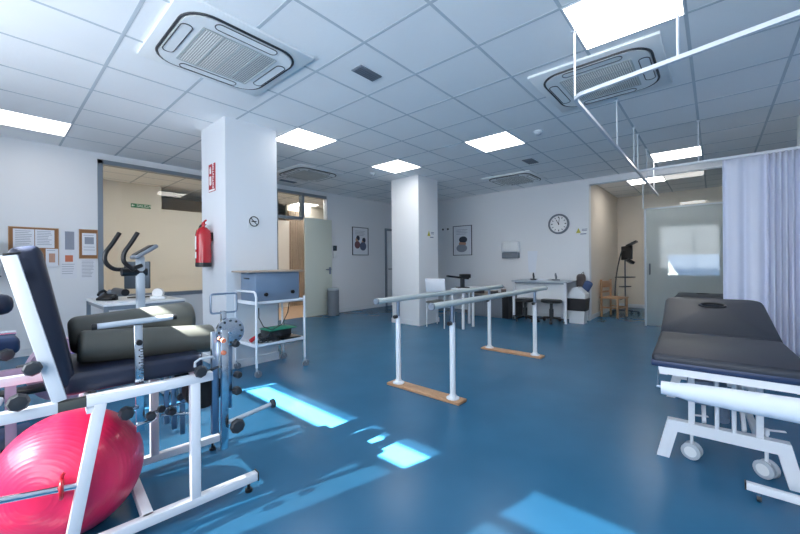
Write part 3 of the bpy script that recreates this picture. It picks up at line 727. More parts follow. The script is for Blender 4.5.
# exercise ball
bc = Vector((0.864 - 0.632, 1.804 + 0.05 + 0.285, 0.25))
bm = MB(); prof = []
N = 210
for k in range(N + 1):
    a = -PI / 2 + PI * k / N
    rr = 0.258 + (0.0008 * (1 if k % 5 < 1 else 0)) * (1 if 12 < k < N - 12 else 0)
    prof.append((max(0.0001, rr * math.cos(a)), rr * math.sin(a)))
bm = MB().lathe(prof, (0, 0, 0), (0, 0, 1), 72)
bl = bm.build('exercise_ball', 'ball'); tag(bl, 'big pinkish red inflatable exercise ball under the leg bench', 'ball')
bl.data.transform(Vector((0, 0, 1)).rotation_difference(Vector((-0.38, -0.61, 0.09)).normalized()).to_matrix().to_4x4())
zmin = min(v.co.z for v in bl.data.vertices)
for p in bl.data.polygons: p.use_smooth = True
for e in bl.data.edges: e.use_edge_sharp = False
bl.location = (bc.x, bc.y, -zmin)

# ------------------------------------------------------------------ elliptical trainer behind the bench
t = thing('elliptical_trainer', 'elliptical trainer with black curved handlebars standing behind the leg bench', 'exercise machine', (0.90, 3.95, 0), math.radians(2))
MB().beam((0, 0, 0.05), (0, 0, 1.25), 0.068, 0.065, up=(1, 0, 0), bev=0.02).build('column', 'light_grey', t)
MB().beam((-0.95, 0, 0.05), (0.15, 0, 0.05), 0.08, 0.06).beam((0.12, -0.28, 0.05), (0.12, 0.28, 0.05), 0.07, 0.06).beam((-0.95, -0.28, 0.05), (-0.95, 0.28, 0.05), 0.07, 0.06).build('base_frame', 'light_grey', t)
for x in (0.12, -0.95):
    for y in (-0.26, 0.26): MB().cyl((x, y, 0), (x, y, 0.025), 0.03).build('foot', 'rubber', t)
MB().box((0.03, 0, 1.285), (0.21, 0.18, 0.035), rot=(0, -0.60, 0), bev=0.012).build('console', 'grey_plastic', t)
MB().box((0.017, 0, 1.303), (0.16, 0.13, 0.006), rot=(0, -0.60, 0)).build('console_screen', 'black', t)
MB().cyl((-0.14, 0, 1.10), (0.05, 0, 1.10), 0.035).cyl((-0.15, -0.16, 0.93), (-0.15, 0.16, 0.93), 0.03).build('clamp', 'black', t)
for sgn in (-1, 1):
    y = 0.07 * sgn; o = 0.065 - 0.05 * sgn
    pts = [(0.0, y * 0.5, 1.16), (-0.08, y, 1.13), (-0.19 + o, y, 1.13), (-0.25 + o, y, 1.19), (-0.25 + o, y, 1.27), (-0.20 + o, y, 1.36), (-0.15 + o, y, 1.455)]
    sm = []
    for i in range(len(pts) - 1):
        p0 = Vector(pts[max(i - 1, 0)]); p1 = Vector(pts[i]); p2 = Vector(pts[i + 1]); p3 = Vector(pts[min(i + 2, len(pts) - 1)])
        for q in range(5):
            u = q / 5; sm.append(0.5 * ((2 * p1) + (p2 - p0) * u + (2 * p0 - 5 * p1 + 4 * p2 - p3) * u * u + (3 * p1 - p0 - 3 * p2 + p3) * u ** 3))
    sm.append(Vector(pts[-1]))
    MB().tube(sm, 0.018, 10).build('handlebar', 'black', t)
    MB().box((-0.80 + 0.2 * (sgn > 0), 0.16 * sgn, 0.26 + 0.1 * (sgn > 0)), (0.34, 0.14, 0.04), bev=0.015).build('pedal', 'black', t)
    MB().beam((-0.95, 0.16 * sgn, 0.22 + 0.1 * (sgn > 0)), (-0.05, 0.12 * sgn, 0.34), 0.03, 0.04).build('pedal_arm', 'light_grey', t)
MB().cyl((-0.5, -0.07, 0.34), (-0.5, 0.07, 0.34), 0.24, n=36).build('flywheel_cover', 'mauve', t)
MB().cyl((-0.5, -0.085, 0.34), (-0.5, -0.07, 0.34), 0.13, n=30).build('cover_trim', 'purple', t)

# second machine at the left edge
t = thing('exercise_machine', 'padded exercise machine with navy cushions at the left edge of the room', 'exercise machine', (-0.32, 3.30, 0), math.radians(3))
MB().box((0.05, 0, 0.69), (0.75, 0.40, 0.10), bev=0.03, seg=3).build('seat_pad', 'navy_edge', t)
MB().box((0.03, 0.10, 0.92), (0.78, 0.14, 0.13), bev=0.05, seg=3).build('chest_pad', 'navy', t)
fr = MB().beam((0.32, -0.22, 0.08), (0.12, -0.22, 0.90), 0.045, 0.045, up=(0, 1, 0)).beam((-0.5, -0.24, 0.54), (0.44, -0.24, 0.54), 0.045, 0.045).beam((-0.5, -0.24, 0.06), (0.48, -0.24, 0.06), 0.05, 0.05)
fr.beam((0.42, -0.24, 0.06), (0.42, 0.24, 0.06), 0.05, 0.05).beam((0.38, -0.22, 0.08), (0.38, -0.22, 0.54), 0.045, 0.045, up=(0, 1, 0)).beam((0.30, 0.10, 0.06), (0.30, 0.10, 0.86), 0.045, 0.045, up=(0, 1, 0)).beam((0.12, -0.22, 0.80), (0.30, 0.10, 0.80), 0.03, 0.03)
fr.build('frame', 'mauve', t)
MB().cyl((-0.3, -0.27, 0.80), (0.40, -0.27, 0.78), 0.014).build('chrome_bar', 'chrome', t)
MB().cyl((-0.5, -0.30, 0.09), (0.52, -0.30, 0.09), 0.014).build('red_bar', 'redp', t)
MB().box((0.10, 0.0, 0.075), (0.80, 0.42, 0.05), bev=0.01).build('low_platform', 'navy_edge', t)
MB().tube([(0.10 + 0.22 * math.cos(a), -0.32, 0.33 + 0.18 * math.sin(a)) for a in [PI * k / 14 for k in range(15)]], 0.016, 8).build('cable_hose', 'black', t)
knob((0.36, -0.26, 0.66), (0.36, -0.32, 0.66), 0.035, t)
MB().box((0.15, -0.30, 0.45), (0.4, 0.03, 0.05), rot=(0, 0.25, 0), bev=0.01).build('side_shell', 'white_plastic', t)
MB().tube([(0.10 + 0.20 * math.cos(a), -0.29, 0.22 + 0.22 * math.sin(a)) for a in [PI * 0.1 + PI * 0.6 * k / 14 for k in range(15)]], 0.02, 8).build('trim_arc', 'purple', t)
MB().cyl((-0.1, -0.14, 0.81), (0.2, -0.12, 0.81), 0.04).build('grip_roller', 'black', t)
MB().cyl((0.08, -0.12, 0.72), (0.08, -0.12, 0.80), 0.018).build('roller_post', 'steel', t)

# ------------------------------------------------------------------ reception desk with phone
t = thing('office_desk', 'white desk below the notice boards behind the leg bench', 'desk', (0.81, 5.05, 0))
MB().span((0, 0, 0.705), (0.82, 1.15, 0.73), bev=0.004).build('desk_top', 'white_plastic', t)
fr = MB()
for x in (0.03, 0.79):
    for y in (0.03, 1.12): MB().span((x - 0.02, y - 0.02, 0), (x + 0.02, y + 0.02, 0.705)).build('leg', 'frame_grey', t, smooth=False)
fr.span((0.03, 0.02, 0.66), (0.79, 0.05, 0.705)).span((0.02, 0.03, 0.66), (0.05, 1.12, 0.705))
fr.build('frame', 'frame_grey', t)
t = thing('desk_phone', 'black desk phone standing on the white desk', 'phone', (0.94, 5.60, 0.731), math.radians(-40))
t.scale = (0.8, 0.8, 1.0)
MB().box((0, 0, 0.052), (0.20, 0.22, 0.03), rot=(0.30, 0, 0), bev=0.01).span((-0.09, 0.03, 0), (0.09, 0.10, 0.05)).build('phone_body', 'black', t)
MB().tube([(-0.075, -0.09, 0.075), (-0.08, -0.05, 0.10), (-0.08, 0.05, 0.12), (-0.075, 0.09, 0.10)], 0.018, 8).build('handset', 'knob', t)
MB().box((0.03, 0.05, 0.095), (0.10, 0.05, 0.06), rot=(0.6, 0, 0), bev=0.005).build('display', 'grey_plastic', t)
t = thing('desk_monitor', 'dark grey monitor back seen behind the elliptical console', 'monitor', (1.28, 5.76, 0.73), math.radians(-35))
MB().box((0, 0, 0.30), (0.30, 0.03, 0.36), bev=0.01).build('screen_housing', 'frame_dark', t)
MB().box((0, 0.03, 0.10), (0.05, 0.02, 0.18)).box((0, 0.03, 0.006), (0.2, 0.15, 0.012)).build('stand', 'black', t)
t = thing('tape_dispenser', 'small white rounded tape dispenser on the desk', 'tape dispenser', (1.40, 5.32, 0.73), math.radians(-40))
MB().box((0, 0, 0.02), (0.17, 0.07, 0.04), bev=0.01).build('base', 'white_plastic', t)
MB().cyl((0, -0.025, 0.075), (0, 0.025, 0.075), 0.062, n=28).build('tape_roll', 'white', t)
t = thing('paper_stack', 'loose white papers lying on the desk', 'papers', (1.04, 5.23, 0.73), 0.1)
MB().box((0, 0, 0.004), (0.30, 0.21, 0.008)).build('top_sheet', 'paper', t); MB().box((0.03, 0.02, 0.003), (0.30, 0.21, 0.005), rot=(0, 0, 0.3)).build('under_sheet', 'couch_paper', t)

# ------------------------------------------------------------------ equipment trolley
t = thing('equipment_trolley', 'white two-shelf trolley on castors beside the left pillar', 'trolley', (2.07, 3.76, 0))
hx, hy = 0.285, 0.235
fr = MB()
for y in (-hy, hy):
    pass
for x in (-hx, hx):
    top = 0.875 if x < 0 else 0.80
    if x < 0:
        fr.tube([(x, -hy, 0.10), (x, -hy, 0.82), (x, -hy + 0.02, 0.86), (x, -hy + 0.05, 0.875), (x, hy - 0.05, 0.875), (x, hy - 0.02, 0.86), (x, hy, 0.82), (x, hy, 0.10)], 0.012, 10)
    else:
        for y in (-hy, hy): MB().cyl((x, y, 0.10), (x, y, 0.80), 0.012, n=10).build('post', 'white_metal', t)
fr.build('handle_frame', 'white_metal', t)
for z in (0.74, 0.30):
    MB().span((-hx, -hy, z), (hx, hy, z + 0.008)).span((-hx, -hy, z), (hx, -hy + 0.012, z + 0.035)).span((-hx, hy - 0.012, z), (hx, hy, z + 0.035)).span((-hx, -hy, z), (-hx + 0.012, hy, z + 0.035)).span((hx - 0.012, -hy, z), (hx, hy, z + 0.035)).build('shelf', 'white_metal', t, smooth=False)
for x in (-hx, hx):
    for y in (-hy, hy):
        c = MB().cyl((x, y, 0.065), (x, y, 0.10), 0.010).beam((x, y, 0.085), (x + 0.015, y, 0.04), 0.035, 0.008).build('castor', 'light_grey', t)
        MB().cyl((x + 0.015, y - 0.014, 0.035), (x + 0.015, y + 0.014, 0.035), 0.035).build('wheel', 'grey_plastic', c)
t = thing('therapy_unit', 'blue-grey box-shaped therapy unit with flat lid on the trolley top', 'medical device', (2.085, 3.78, 0.7485))
MB().span((-0.26, -0.17, 0.02), (0.26, 0.17, 0.325), bev=0.004).build('housing', 'device', t)
MB().span((-0.265, -0.175, 0), (0.265, 0.175, 0.018)).build('base_strip', 'black', t)
MB().span((-0.35, -0.20, 0.326), (0.30, 0.20, 0.345), bev=0.003).build('lid', 'woodlid', t)
MB().box((-0.262, 0.03, 0.26), (0.012, 0.12, 0.015), bev=0.003).build('grip', 'black', t)
for x, z in ((0.17, 0.10), (-0.15, 0.09)):
    MB().cyl((x, -0.17, z), (x, -0.19, z), 0.02).build('dial', 'black', t)
t = thing('green_cloth', 'green pad lying above the clutter on the lower trolley shelf', 'cloth', (2.14, 3.72, 0.435))
MB().box((0, 0, 0.005), (0.34, 0.22, 0.010), bev=0.004).build('pad', 'greenmat', t)
t = thing('cable_box', 'black storage box supporting the green pad on the trolley', 'box', (2.17, 3.82, 0.3085))
MB().span((-0.14, -0.1, 0), (0.14, 0.1, 0.125), bev=0.006).build('box_body', 'knob', t)
t = thing('cable_bundle', 'tangled dark electrode cables on the lower trolley shelf', 'cables', (1.98, 3.625, 0.3085))
cb = MB(); rnd = random.Random(3)
for k in range(7):
    pts = []; ph = rnd.random() * 6; 
    for q in range(14):
        pts.append((-0.13 + 0.26 * q / 13, 0.035 * math.sin(q * 0.9 + ph), 0.03 + 0.012 * k * 0.8 + 0.012 * math.sin(q * 1.3 + ph * 2)))
    cb.tube(pts, 0.009, 6)
cb.build('cables', 'knob', t)
t = thing('red_applicator', 'red hand applicator at the left of the lower trolley shelf', 'applicator', (1.89, 3.78, 0.3085))
MB().roundcyl((-0.05, 0, 0.022), (0.05, 0.02, 0.06), 0.022, 0.012).build('grip', 'redp', t)
MB().cyl((0.05, 0.02, 0.06), (0.085, 0.027, 0.075), 0.014).build('nozzle', 'black', t)
t = thing('folder', 'black folder with yellow edge lying on the lower trolley shelf', 'folder', (2.23, 3.64, 0.3085), 0.0)
MB().box((0, 0, 0.022), (0.20, 0.16, 0.025)).build('cover', 'black', t); MB().box((0, -0.078, 0.005), (0.20, 0.012, 0.01)).build('edge_strip', 'yellow', t)
o = tag(MB().tube([(1.86, 3.62, 0.70), (1.85, 3.60, 0.60), (1.90, 3.60, 0.50), (2.00, 3.60, 0.45), (2.12, 3.60, 0.50), (2.19, 3.60, 0.62), (2.21, 3.60, 0.735)], 0.005, 6).build('power_cable', 'black'), 'thin black cable looping under the trolley top shelf', 'cable')
o.data.transform(Matrix.Translation((0, 0, 0.0)))

# ------------------------------------------------------------------ parallel bars
t = thing('parallel_bars', 'white parallel walking bars on wooden base boards in the middle of the room', 'parallel bars', (2.56, 1.97, 0), 0)
dx = 1.84
for x in (0, dx):
    MB().span((x - 0.065, -0.40, 0), (x + 0.065, 0.40, 0.022), bev=0.003).build('base_board', 'wood', t)
    for y in (-0.305, 0.305):
        p = MB().cyl((x, y, 0.03), (x, y, 0.66), 0.024).build('post', 'white_metal', t)
        MB().lathe([(0.055, 0.022), (0.055, 0.03), (0.034, 0.04), (0.025, 0.06)], (x, y, 0)).build('post_flange', 'white_metal', p)
        MB().cyl((x, y, 0.66), (x, y, 0.80), 0.017).build('inner_tube', 'steel', p)
        MB().cyl((x - 0.02, y, 0.655), (x - 0.055, y, 0.655), 0.018, n=8).build('height_knob', 'black', p)
for y in (-0.305, 0.305):
    MB().cyl((-0.28, y, 0.822), (2.20, y, 0.822), 0.026, n=24).build('handrail', 'rail', t)
    for x in (-0.30, 2.20): MB().lathe([(0.0275, 0), (0.0275, 0.02)], (x, y, 0.822), (1, 0, 0)).build('rail_cap', 'grey_plastic', t)

# ------------------------------------------------------------------ treatment tables
def treatment_table(name, label, loc, rz, tilt, near=True):
    t = thing(name, label, 'treatment table', loc, rz, 'padded treatment tables')
    W = 0.312
    fc = MB().span((0.02, -W, 0.590), (0.83, W, 0.655), bev=0.022, seg=3).build('foot_cushion', 'navy_bed', t)
    MB().span((0.017, -W - 0.003, 0.584), (0.833, W + 0.003, 0.618), bev=0.008).build('cushion_side', 'navy_edge', fc)
    # head section with tilt around x=0.97
    L = 0.86; ca, sa = math.cos(tilt), math.sin(tilt)
    def R(x, y, z): return (0.85 + x * ca - z * sa, y, 0.61 + x * sa + z * ca)
    hb = bmesh.new(); ring = []
    # outline with rounded far corners and a face hole
    N = 40
    outer = [(0.0, -W), (L - 0.08, -W)] + [(L - 0.08 + 0.08 * math.sin(a), -W + 0.08 - 0.08 * math.cos(a)) for a in [PI / 2 * k / 6 for k in range(1, 7)]] + [(L - 0.08 + 0.08 * math.cos(a), W - 0.08 + 0.08 * math.sin(a)) for a in [PI / 2 * k / 6 for k in range(0, 6)]] + [(L - 0.08, W), (0.0, W)]
    cx, cy = L - 0.22, 0.0
    def rayhit(a):
        dxx, dyy = math.cos(a), math.sin(a); best = 9
        for i in range(len(outer)):
            x1, y1 = outer[i]; x2, y2 = outer[(i + 1) % len(outer)]
            ex, ey = x2 - x1, y2 - y1; den = dxx * ey - dyy * ex
            if abs(den) < 1e-9: continue
            tt = ((x1 - cx) * ey - (y1 - cy) * ex) / den; uu = ((x1 - cx) * dyy - (y1 - cy) * dxx) / den
            if tt > 0 and -1e-6 <= uu <= 1 + 1e-6: best = min(best, tt)
        return cx + dxx * best, cy + dyy * best
    K = 96; prof = [('i', 0.062, -0.03), ('i', 0.062, 0.035), ('i', 0.075, 0.05), ('o', 0.03, 0.05), ('o', 0.012, 0.045), ('o', 0.0, 0.03), ('o', 0.0, -0.01), ('o', 0.02, -0.03)]
    rings = []
    for kind, r, z in prof:
        row = []
        for k in range(K):
            a = 2 * PI * k / K + 0.003
            if kind == 'i': x, y = cx + r * 0.8 * math.cos(a), cy + r * 1.15 * math.sin(a)
            else:
                ox, oy = rayhit(a); d = math.hypot(ox - cx, oy - cy); f = (d - r) / d; x, y = cx + (ox - cx) * f, cy + (oy - cy) * f
            row.append(hb.verts.new(R(x, y, z)))
        rings.append(row)
    for i in range(len(rings)):
        a_, b_ = rings[i], rings[(i + 1) % len(rings)]
        for k in range(K): hb.faces.new((a_[k], a_[(k + 1) % K], b_[(k + 1) % K], b_[k]))
    m = MB(); m._merge(hb); hd = m.build('head_cushion', 'navy_bed', t)
    rim = MB().tube([R(cx + 0.060 * math.cos(a), cy + 0.080 * math.sin(a), 0.049) for a in [2 * PI * k / 28 for k in range(28)]], 0.010, 8, closed=True); rim.build('face_hole_rim', 'black', hd)
    # under frame
    fr = MB()
    for y in (-W + 0.05, W - 0.05): fr.span((0.04, y - 0.02, 0.54), (0.84, y + 0.02, 0.583))
    fr.span((0.03, -W + 0.03, 0.545), (0.07, W - 0.03, 0.583)).span((0.80, -W + 0.05, 0.54), (0.84, W - 0.05, 0.583))
    fr.beam(R(0.02, -W + 0.07, -0.05), R(L - 0.1, -W + 0.07, -0.05), 0.03, 0.03).beam(R(0.02, W - 0.07, -0.05), R(L - 0.1, W - 0.07, -0.05), 0.03, 0.03)
    fr.build('top_frame', 'white_metal', t)
    for x in (0.26, 1.45):
        lf = MB(); y0, y1 = -0.265, 0.265
        lf.prism([(x - 0.025, -0.304, 0.0), (x - 0.025, -0.244, 0.0), (x - 0.025, -0.205, 0.165), (x - 0.025, 0.205, 0.165), (x - 0.025, 0.244, 0.0), (x - 0.025, 0.304, 0.0), (x - 0.025, 0.252, 0.228), (x - 0.025, -0.252, 0.228)], (0.05, 0, 0))
        lf.build('leg_frame', 'white_metal', t, smooth=False)
    st = MB()
    for y in (-0.14, 0.14):
        st.beam((0.26, y, 0.22), (0.26, y, 0.56), 0.03, 0.03, up=(1, 0, 0)).beam((1.45, y, 0.22), (0.80, y, 0.56), 0.03, 0.03, up=(0, 1, 0)).beam((0.26, y, 0.20), (1.45, y, 0.20), 0.03, 0.03).beam((0.30, y * 0.6, 0.23), (0.70, y * 0.6, 0.56), 0.025, 0.02, up=(0, 1, 0))
    for y in (-0.04, 0.03): st.cyl((0.25, y, 0.20), (0.25, y, 0.56), 0.010)
    st.build('lift_struts', 'white_metal', t)
    MB().cyl((0.34, 0, 0.25), (0.62, 0, 0.46), 0.03).box((0.36, 0.1, 0.40), (0.14, 0.12, 0.14), bev=0.01).build('lift_motor', 'device', t)
    for y in (-0.17, 0.14):
        for x in (0.30, 1.40):
            c = MB().cyl((x, y, 0.07), (x, y, 0.24), 0.008).beam((x, y, 0.26), (x - 0.10 * 0 + 0.02, y - 0.075, 0.262), 0.02, 0.006).cyl((x, y, 0.235), (x, y, 0.265), 0.012).beam((x, y, 0.085), (x + 0.01, y, 0.05), 0.03, 0.012).build('castor', 'white_metal', t)
            for s_ in (-1, 1):
                ax = Vector((-1, 0.25, 0)) if y > 0 else Vector((-0.8, 0.6, 0)); ax.normalize()
                MB().lathe([(0.022, 0), (0.043, 0.003), (0.047, 0.010), (0.047, 0.018), (0.034, 0.022)], Vector((x + 0.01, y, 0.047)) + ax * 0.008 * s_, ax * s_).build('wheel', 'light_grey', c)
                MB().cyl(Vector((x + 0.01, y, 0.047)) + ax * 0.028 * s_, Vector((x + 0.01, y, 0.047)) + ax * 0.0305 * s_, 0.030).build('wheel_cover', 'white_plastic', c)
    return t
tb1 = treatment_table('treatment_table', 'slate blue treatment table in the right foreground with paper roll at its foot', (2.415, -0.045, 0), math.radians(2.4), math.radians(12.5))
treatment_table('treatment_table', 'flat treatment table further back, half hidden by the curtain and the nearer table', (5.62, 0.11, 0), math.radians(1), 0.0)
t = thing('paper_roll', 'white couch paper roll hanging on its rod at the foot of the near treatment table', 'paper roll', (2.375, -0.045, 0.492), math.radians(2.4))
MB().lathe([(0.012, -0.265), (0.034, -0.265), (0.036, -0.20), (0.044, -0.15), (0.050, 0.0), (0.056, 0.27), (0.012, 0.27)], (0, 0, -0.004), (0, -1, 0), 36).build('paper', 'couch_paper', t)
MB().cyl((0, -0.285, 0), (0, 0.285, 0), 0.007).beam((0, 0.280, 0), (0.075, 0.280, 0.068), 0.006, 0.012).beam((0, -0.280, 0), (0.075, -0.280, 0.068), 0.006, 0.012).build('roll_rod', 'steel', t)
# equipment base in front
t = thing('equipment_stand', 'white tubular stand base on small castors at the lower right edge', 'stand', (2.45, -0.11, 0), math.radians(0))
MB().beam((-0.01, 0.0, 0.062), (-0.01, -0.75, 0.062), 0.03, 0.035).beam((0.0, -0.70, 0.062), (0.35, -0.70, 0.062), 0.03, 0.035).beam((0.14, -0.70, 0.07), (0.14, -0.70, 0.9), 0.035, 0.035, up=(0, 1, 0)).build('base_tube', 'white_metal', t)
MB().box((-0.01, 0.003, 0.062), (0.031, 0.006, 0.036)).build('end_cap', 'black', t)
for x, y in ((-0.01, -0.045), (-0.01, -0.68), (0.33, -0.70)):
    c = MB().cyl((x, y, 0.028), (x, y, 0.046), 0.010).build('castor', 'chrome', t)
    MB().cyl((x, y - 0.008, 0.015), (x, y + 0.008, 0.015), 0.015).build('wheel', 'knob', c)

# ------------------------------------------------------------------ far work area
def chair(label, loc, rz, group=None):
    t = thing('visitor_chair', label, 'chair', loc, rz)
    MB().box((0, 0, 0.45), (0.40, 0.40, 0.03), bev=0.012).build('seat', 'roll', t)
    MB().box((-0.19, 0, 0.76), (0.025, 0.40, 0.24), rot=(0, -0.1, 0), bev=0.012).build('backrest', 'couch_paper', t)
    for x in (-0.18, 0.18):
        for y in (-0.18, 0.18): MB().cyl((x * 1.08, y, 0), (x, y, 0.44 if x > 0 else 0.80), 0.010, n=10).build('leg', 'white_metal', t)
    return t
chair('white-backed visitor chair with dark seat beside the middle pillar', (5.44, 3.79, 0), math.radians(6))
t = thing('side_table', 'small white metal-legged table behind the parallel bars', 'table', (5.42, 3.30, 0))
MB().span((-0.02, -0.02, 0.685), (0.62, 0.25, 0.71), bev=0.004).build('table_top', 'white_plastic', t)
for x, y in ((0, 0.0), (0.34, 0.0), (0.58, 0.22), (0.0, 0.22)): MB().span((x - 0.018, y - 0.018, 0), (x + 0.018, y + 0.018, 0.685)).build('leg', 'white_metal', t, smooth=False)
t = thing('office_device', 'black angular office device standing on the small white table', 'office device', (5.53, 3.43, 0.71), math.radians(-35))
MB().box((-0.04, 0, 0.19), (0.40, 0.10, 0.035), rot=(0, 0.12, 0), bev=0.006).box((0.10, 0, 0.21), (0.18, 0.12, 0.07), bev=0.01).build('screen', 'black', t)
MB().box((0.05, 0, 0.085), (0.06, 0.06, 0.17)).box((0.05, 0, 0.008), (0.2, 0.16, 0.016)).build('stand', 'knob', t)
t = thing('low_cabinet', 'grey low cabinet with dark right side against the back wall', 'cabinet', (7.28, 3.65, 0))
MB().span((-0.28, -0.32, 0.0), (0.45, 0.50, 0.45), bev=0.004).build('body', 'grey_plastic', t)
MB().span((-0.285, -0.46, 0.0), (0.45, -0.325, 0.45)).build('dark_side', 'black', t)
MB().span((-0.30, -0.47, 0.451), (0.45, 0.52, 0.475), bev=0.003).build('top', 'woodlid', t)
MB().span((-0.292, -0.30, 0.06), (-0.281, 0.08, 0.42)).build('door', 'grey_plastic', t); MB().span((-0.292, 0.10, 0.06), (-0.281, 0.48, 0.42)).build('door', 'grey_plastic', t)
for i, (x, y, sx, sy, sz, m, lb) in enumerate(((7.15, 3.95, 0.14, 0.2, 0.10, 'brown', 'brown box on the left end of the low cabinet'), (7.2, 3.62, 0.2, 0.16, 0.07, 'knob', 'dark flat case in the middle of the low cabinet top'), (7.15, 3.36, 0.12, 0.10, 0.12, 'brown', 'small brown carton on the right of the low cabinet top'))):
    t = thing('storage_box', lb, 'box', (x, y, 0.4755), 0.2 * i, 'boxes on the low cabinet')
    MB().box((0, 0, sz / 2), (sx, sy, sz * 0.98), bev=0.005).build('carton', m, t); MB().box((0, 0, sz), (sx * 1.02, sy * 1.02, 0.008)).build('lid', 'woodlid', t)
t = thing('work_desk', 'white work desk with metal legs below the wall clock', 'desk', (7.04, 2.06, 0))
MB().span((0, 0, 0.765), (0.68, 1.08, 0.795), bev=0.004).build('desk_top', 'light_grey', t)
for x in (0.03, 0.64):
    for y in (0.04, 1.04): MB().span((x - 0.022, y - 0.022, 0), (x + 0.022, y + 0.022, 0.765)).build('leg', 'white_metal', t, smooth=False)
MB().span((0.10, 0.07, 0.42), (0.12, 1.01, 0.765)).build('modesty_panel', 'white_plastic', t, smooth=False)
MB().span((0.02, 0.04, 0.735), (0.05, 1.04, 0.764)).build('front_beam', 'frame_grey', t, smooth=False)
def stool(label, loc, rz):
    t = thing('swivel_stool', label, 'stool', loc, rz, 'black swivel stools under the desk')
    MB().lathe([(0.16, 0.38), (0.19, 0.39), (0.19, 0.43), (0.17, 0.445), (0.0005, 0.45)], (0, 0, 0)).build('seat', 'black', t)
    MB().cyl((0, 0, 0.10), (0, 0, 0.38), 0.028).cyl((0, 0, 0.08), (0, 0, 0.26), 0.04).build('gas_column', 'knob', t)
    b = MB()
    for k in range(5): a = 2 * PI * k / 5; b.beam((0.02 * math.cos(a), 0.02 * math.sin(a), 0.10), (0.25 * math.cos(a), 0.25 * math.sin(a), 0.07), 0.04, 0.025)
    b.build('star_base', 'black', t)
    for k in range(5): a = 2 * PI * k / 5; MB().cyl((0.24 * math.cos(a), 0.24 * math.sin(a) - 0.015, 0.028), (0.24 * math.cos(a), 0.24 * math.sin(a) + 0.015, 0.028), 0.028, n=14).cyl((0.24 * math.cos(a), 0.24 * math.sin(a), 0.03), (0.24 * math.cos(a), 0.24 * math.sin(a), 0.07), 0.008, n=8).build('castor', 'knob', t)
    return t
s1 = stool('black swivel stool tucked under the left half of the work desk', (7.00, 2.84, 0), 0.3)
dup(s1, (7.08, 2.36, 0), 0.9, 'black swivel stool tucked under the right half of the work desk')
for (x, y, lb, m) in ((7.35, 2.80, 'small dark desk gadget left on the work desk', 'knob'), (7.35, 2.36, 'small grey gadget with raised arm right on the work desk', 'grey_plastic')):
    t = thing('desk_gadget', lb, 'gadget', (x, y, 0.796), 0.5, 'small gadgets on the work desk')
    MB().box((0, 0, 0.012), (0.20, 0.12, 0.024), bev=0.006).build('base', m, t)
    MB().beam((-0.05, 0, 0.045), (0.05, 0, 0.12), 0.07, 0.025, up=(0, 1, 0)).build('raised_arm', m, t)
t = thing('paper_stack', 'flat white paper stack on the work desk', 'papers', (7.28, 2.57, 0.795), 0.1)
MB().box((0, 0, 0.01), (0.30, 0.22, 0.018)).build('lower_sheets', 'paper', t); MB().box((0, 0, 0.022), (0.28, 0.2, 0.004), rot=(0, 0, 0.1)).build('top_sheet', 'couch_paper', t)
# bin with black liner
t = thing('waste_bin', 'white waste bin with black liner and swing lid right of the work desk', 'bin', (7.36, 1.96, 0))
b = bmesh.new()
def frust(mb, z0, z1, a0, a1, b0, b1):
    v = [(-a0, -b0, z0), (a0, -b0, z0), (a0, b0, z0), (-a0, b0, z0), (-a1, -b1, z1), (a1, -b1, z1), (a1, b1, z1), (-a1, b1, z1)]
    bb = bmesh.new(); vs = [bb.verts.new(p) for p in v]
    for f in ((3, 2, 1, 0), (4, 5, 6, 7), (0, 1, 5, 4), (1, 2, 6, 5), (2, 3, 7, 6), (3, 0, 4, 7)): bb.faces.new([vs[i] for i in f])
    mb._merge(bb)
t.scale = (0.92, 0.92, 1.0)
m = MB(); frust(m, 0, 0.50, 0.11, 0.135, 0.14, 0.165); m.build('bin_body', 'white_plastic', t)
m = MB(); frust(m, 0.24, 0.47, 0.14, 0.155, 0.17, 0.19); m.build('bin_liner', 'binblack', t)
MB().prism([(-0.145, -0.175, 0.50), (-0.145, 0.175, 0.50), (-0.145, 0.175, 0.54), (-0.145, 0.03, 0.68), (-0.145, -0.03, 0.68), (-0.145, -0.175, 0.56)], (0.29, 0, 0)).build('swing_lid', 'white_plastic', t, smooth=False)
t = thing('hanging_bag', 'brown and blue cloth bag hanging on the wall behind the waste bin', 'bag', (7.66, 1.92, 0.60))
MB().box((0, 0.06, 0.15), (0.14, 0.16, 0.34), bev=0.06, seg=4).build('brown_part', 'brown', t); MB().box((-0.02, -0.05, 0.08), (0.12, 0.15, 0.22), rot=(0.5, 0, 0), bev=0.05, seg=4).build('blue_part', 'blued', t)
MB().tube([(0.05, 0.0, 0.25), (0.075, 0.04, 0.36), (0.05, 0.10, 0.28)], 0.008, 6).build('strap', 'brown', t)
# grey bin by lobby door
t = thing('pedal_bin', 'tall dark grey cylindrical bin beside the lobby door', 'bin', (5.06, 6.44, 0))
MB().lathe([(0.12, 0.0), (0.13, 0.01), (0.13, 0.56), (0.125, 0.565)], (0, 0, 0)).build('bin_body', 'grey_plastic', t)
MB().lathe([(0.128, 0.566), (0.131, 0.575), (0.131, 0.60), (0.10, 0.615), (0.0005, 0.62)], (0, 0, 0)).build('lid', 'light_grey', t)
MB().box((0.0, -0.145, 0.02), (0.06, 0.04, 0.012)).build('pedal', 'black', t)

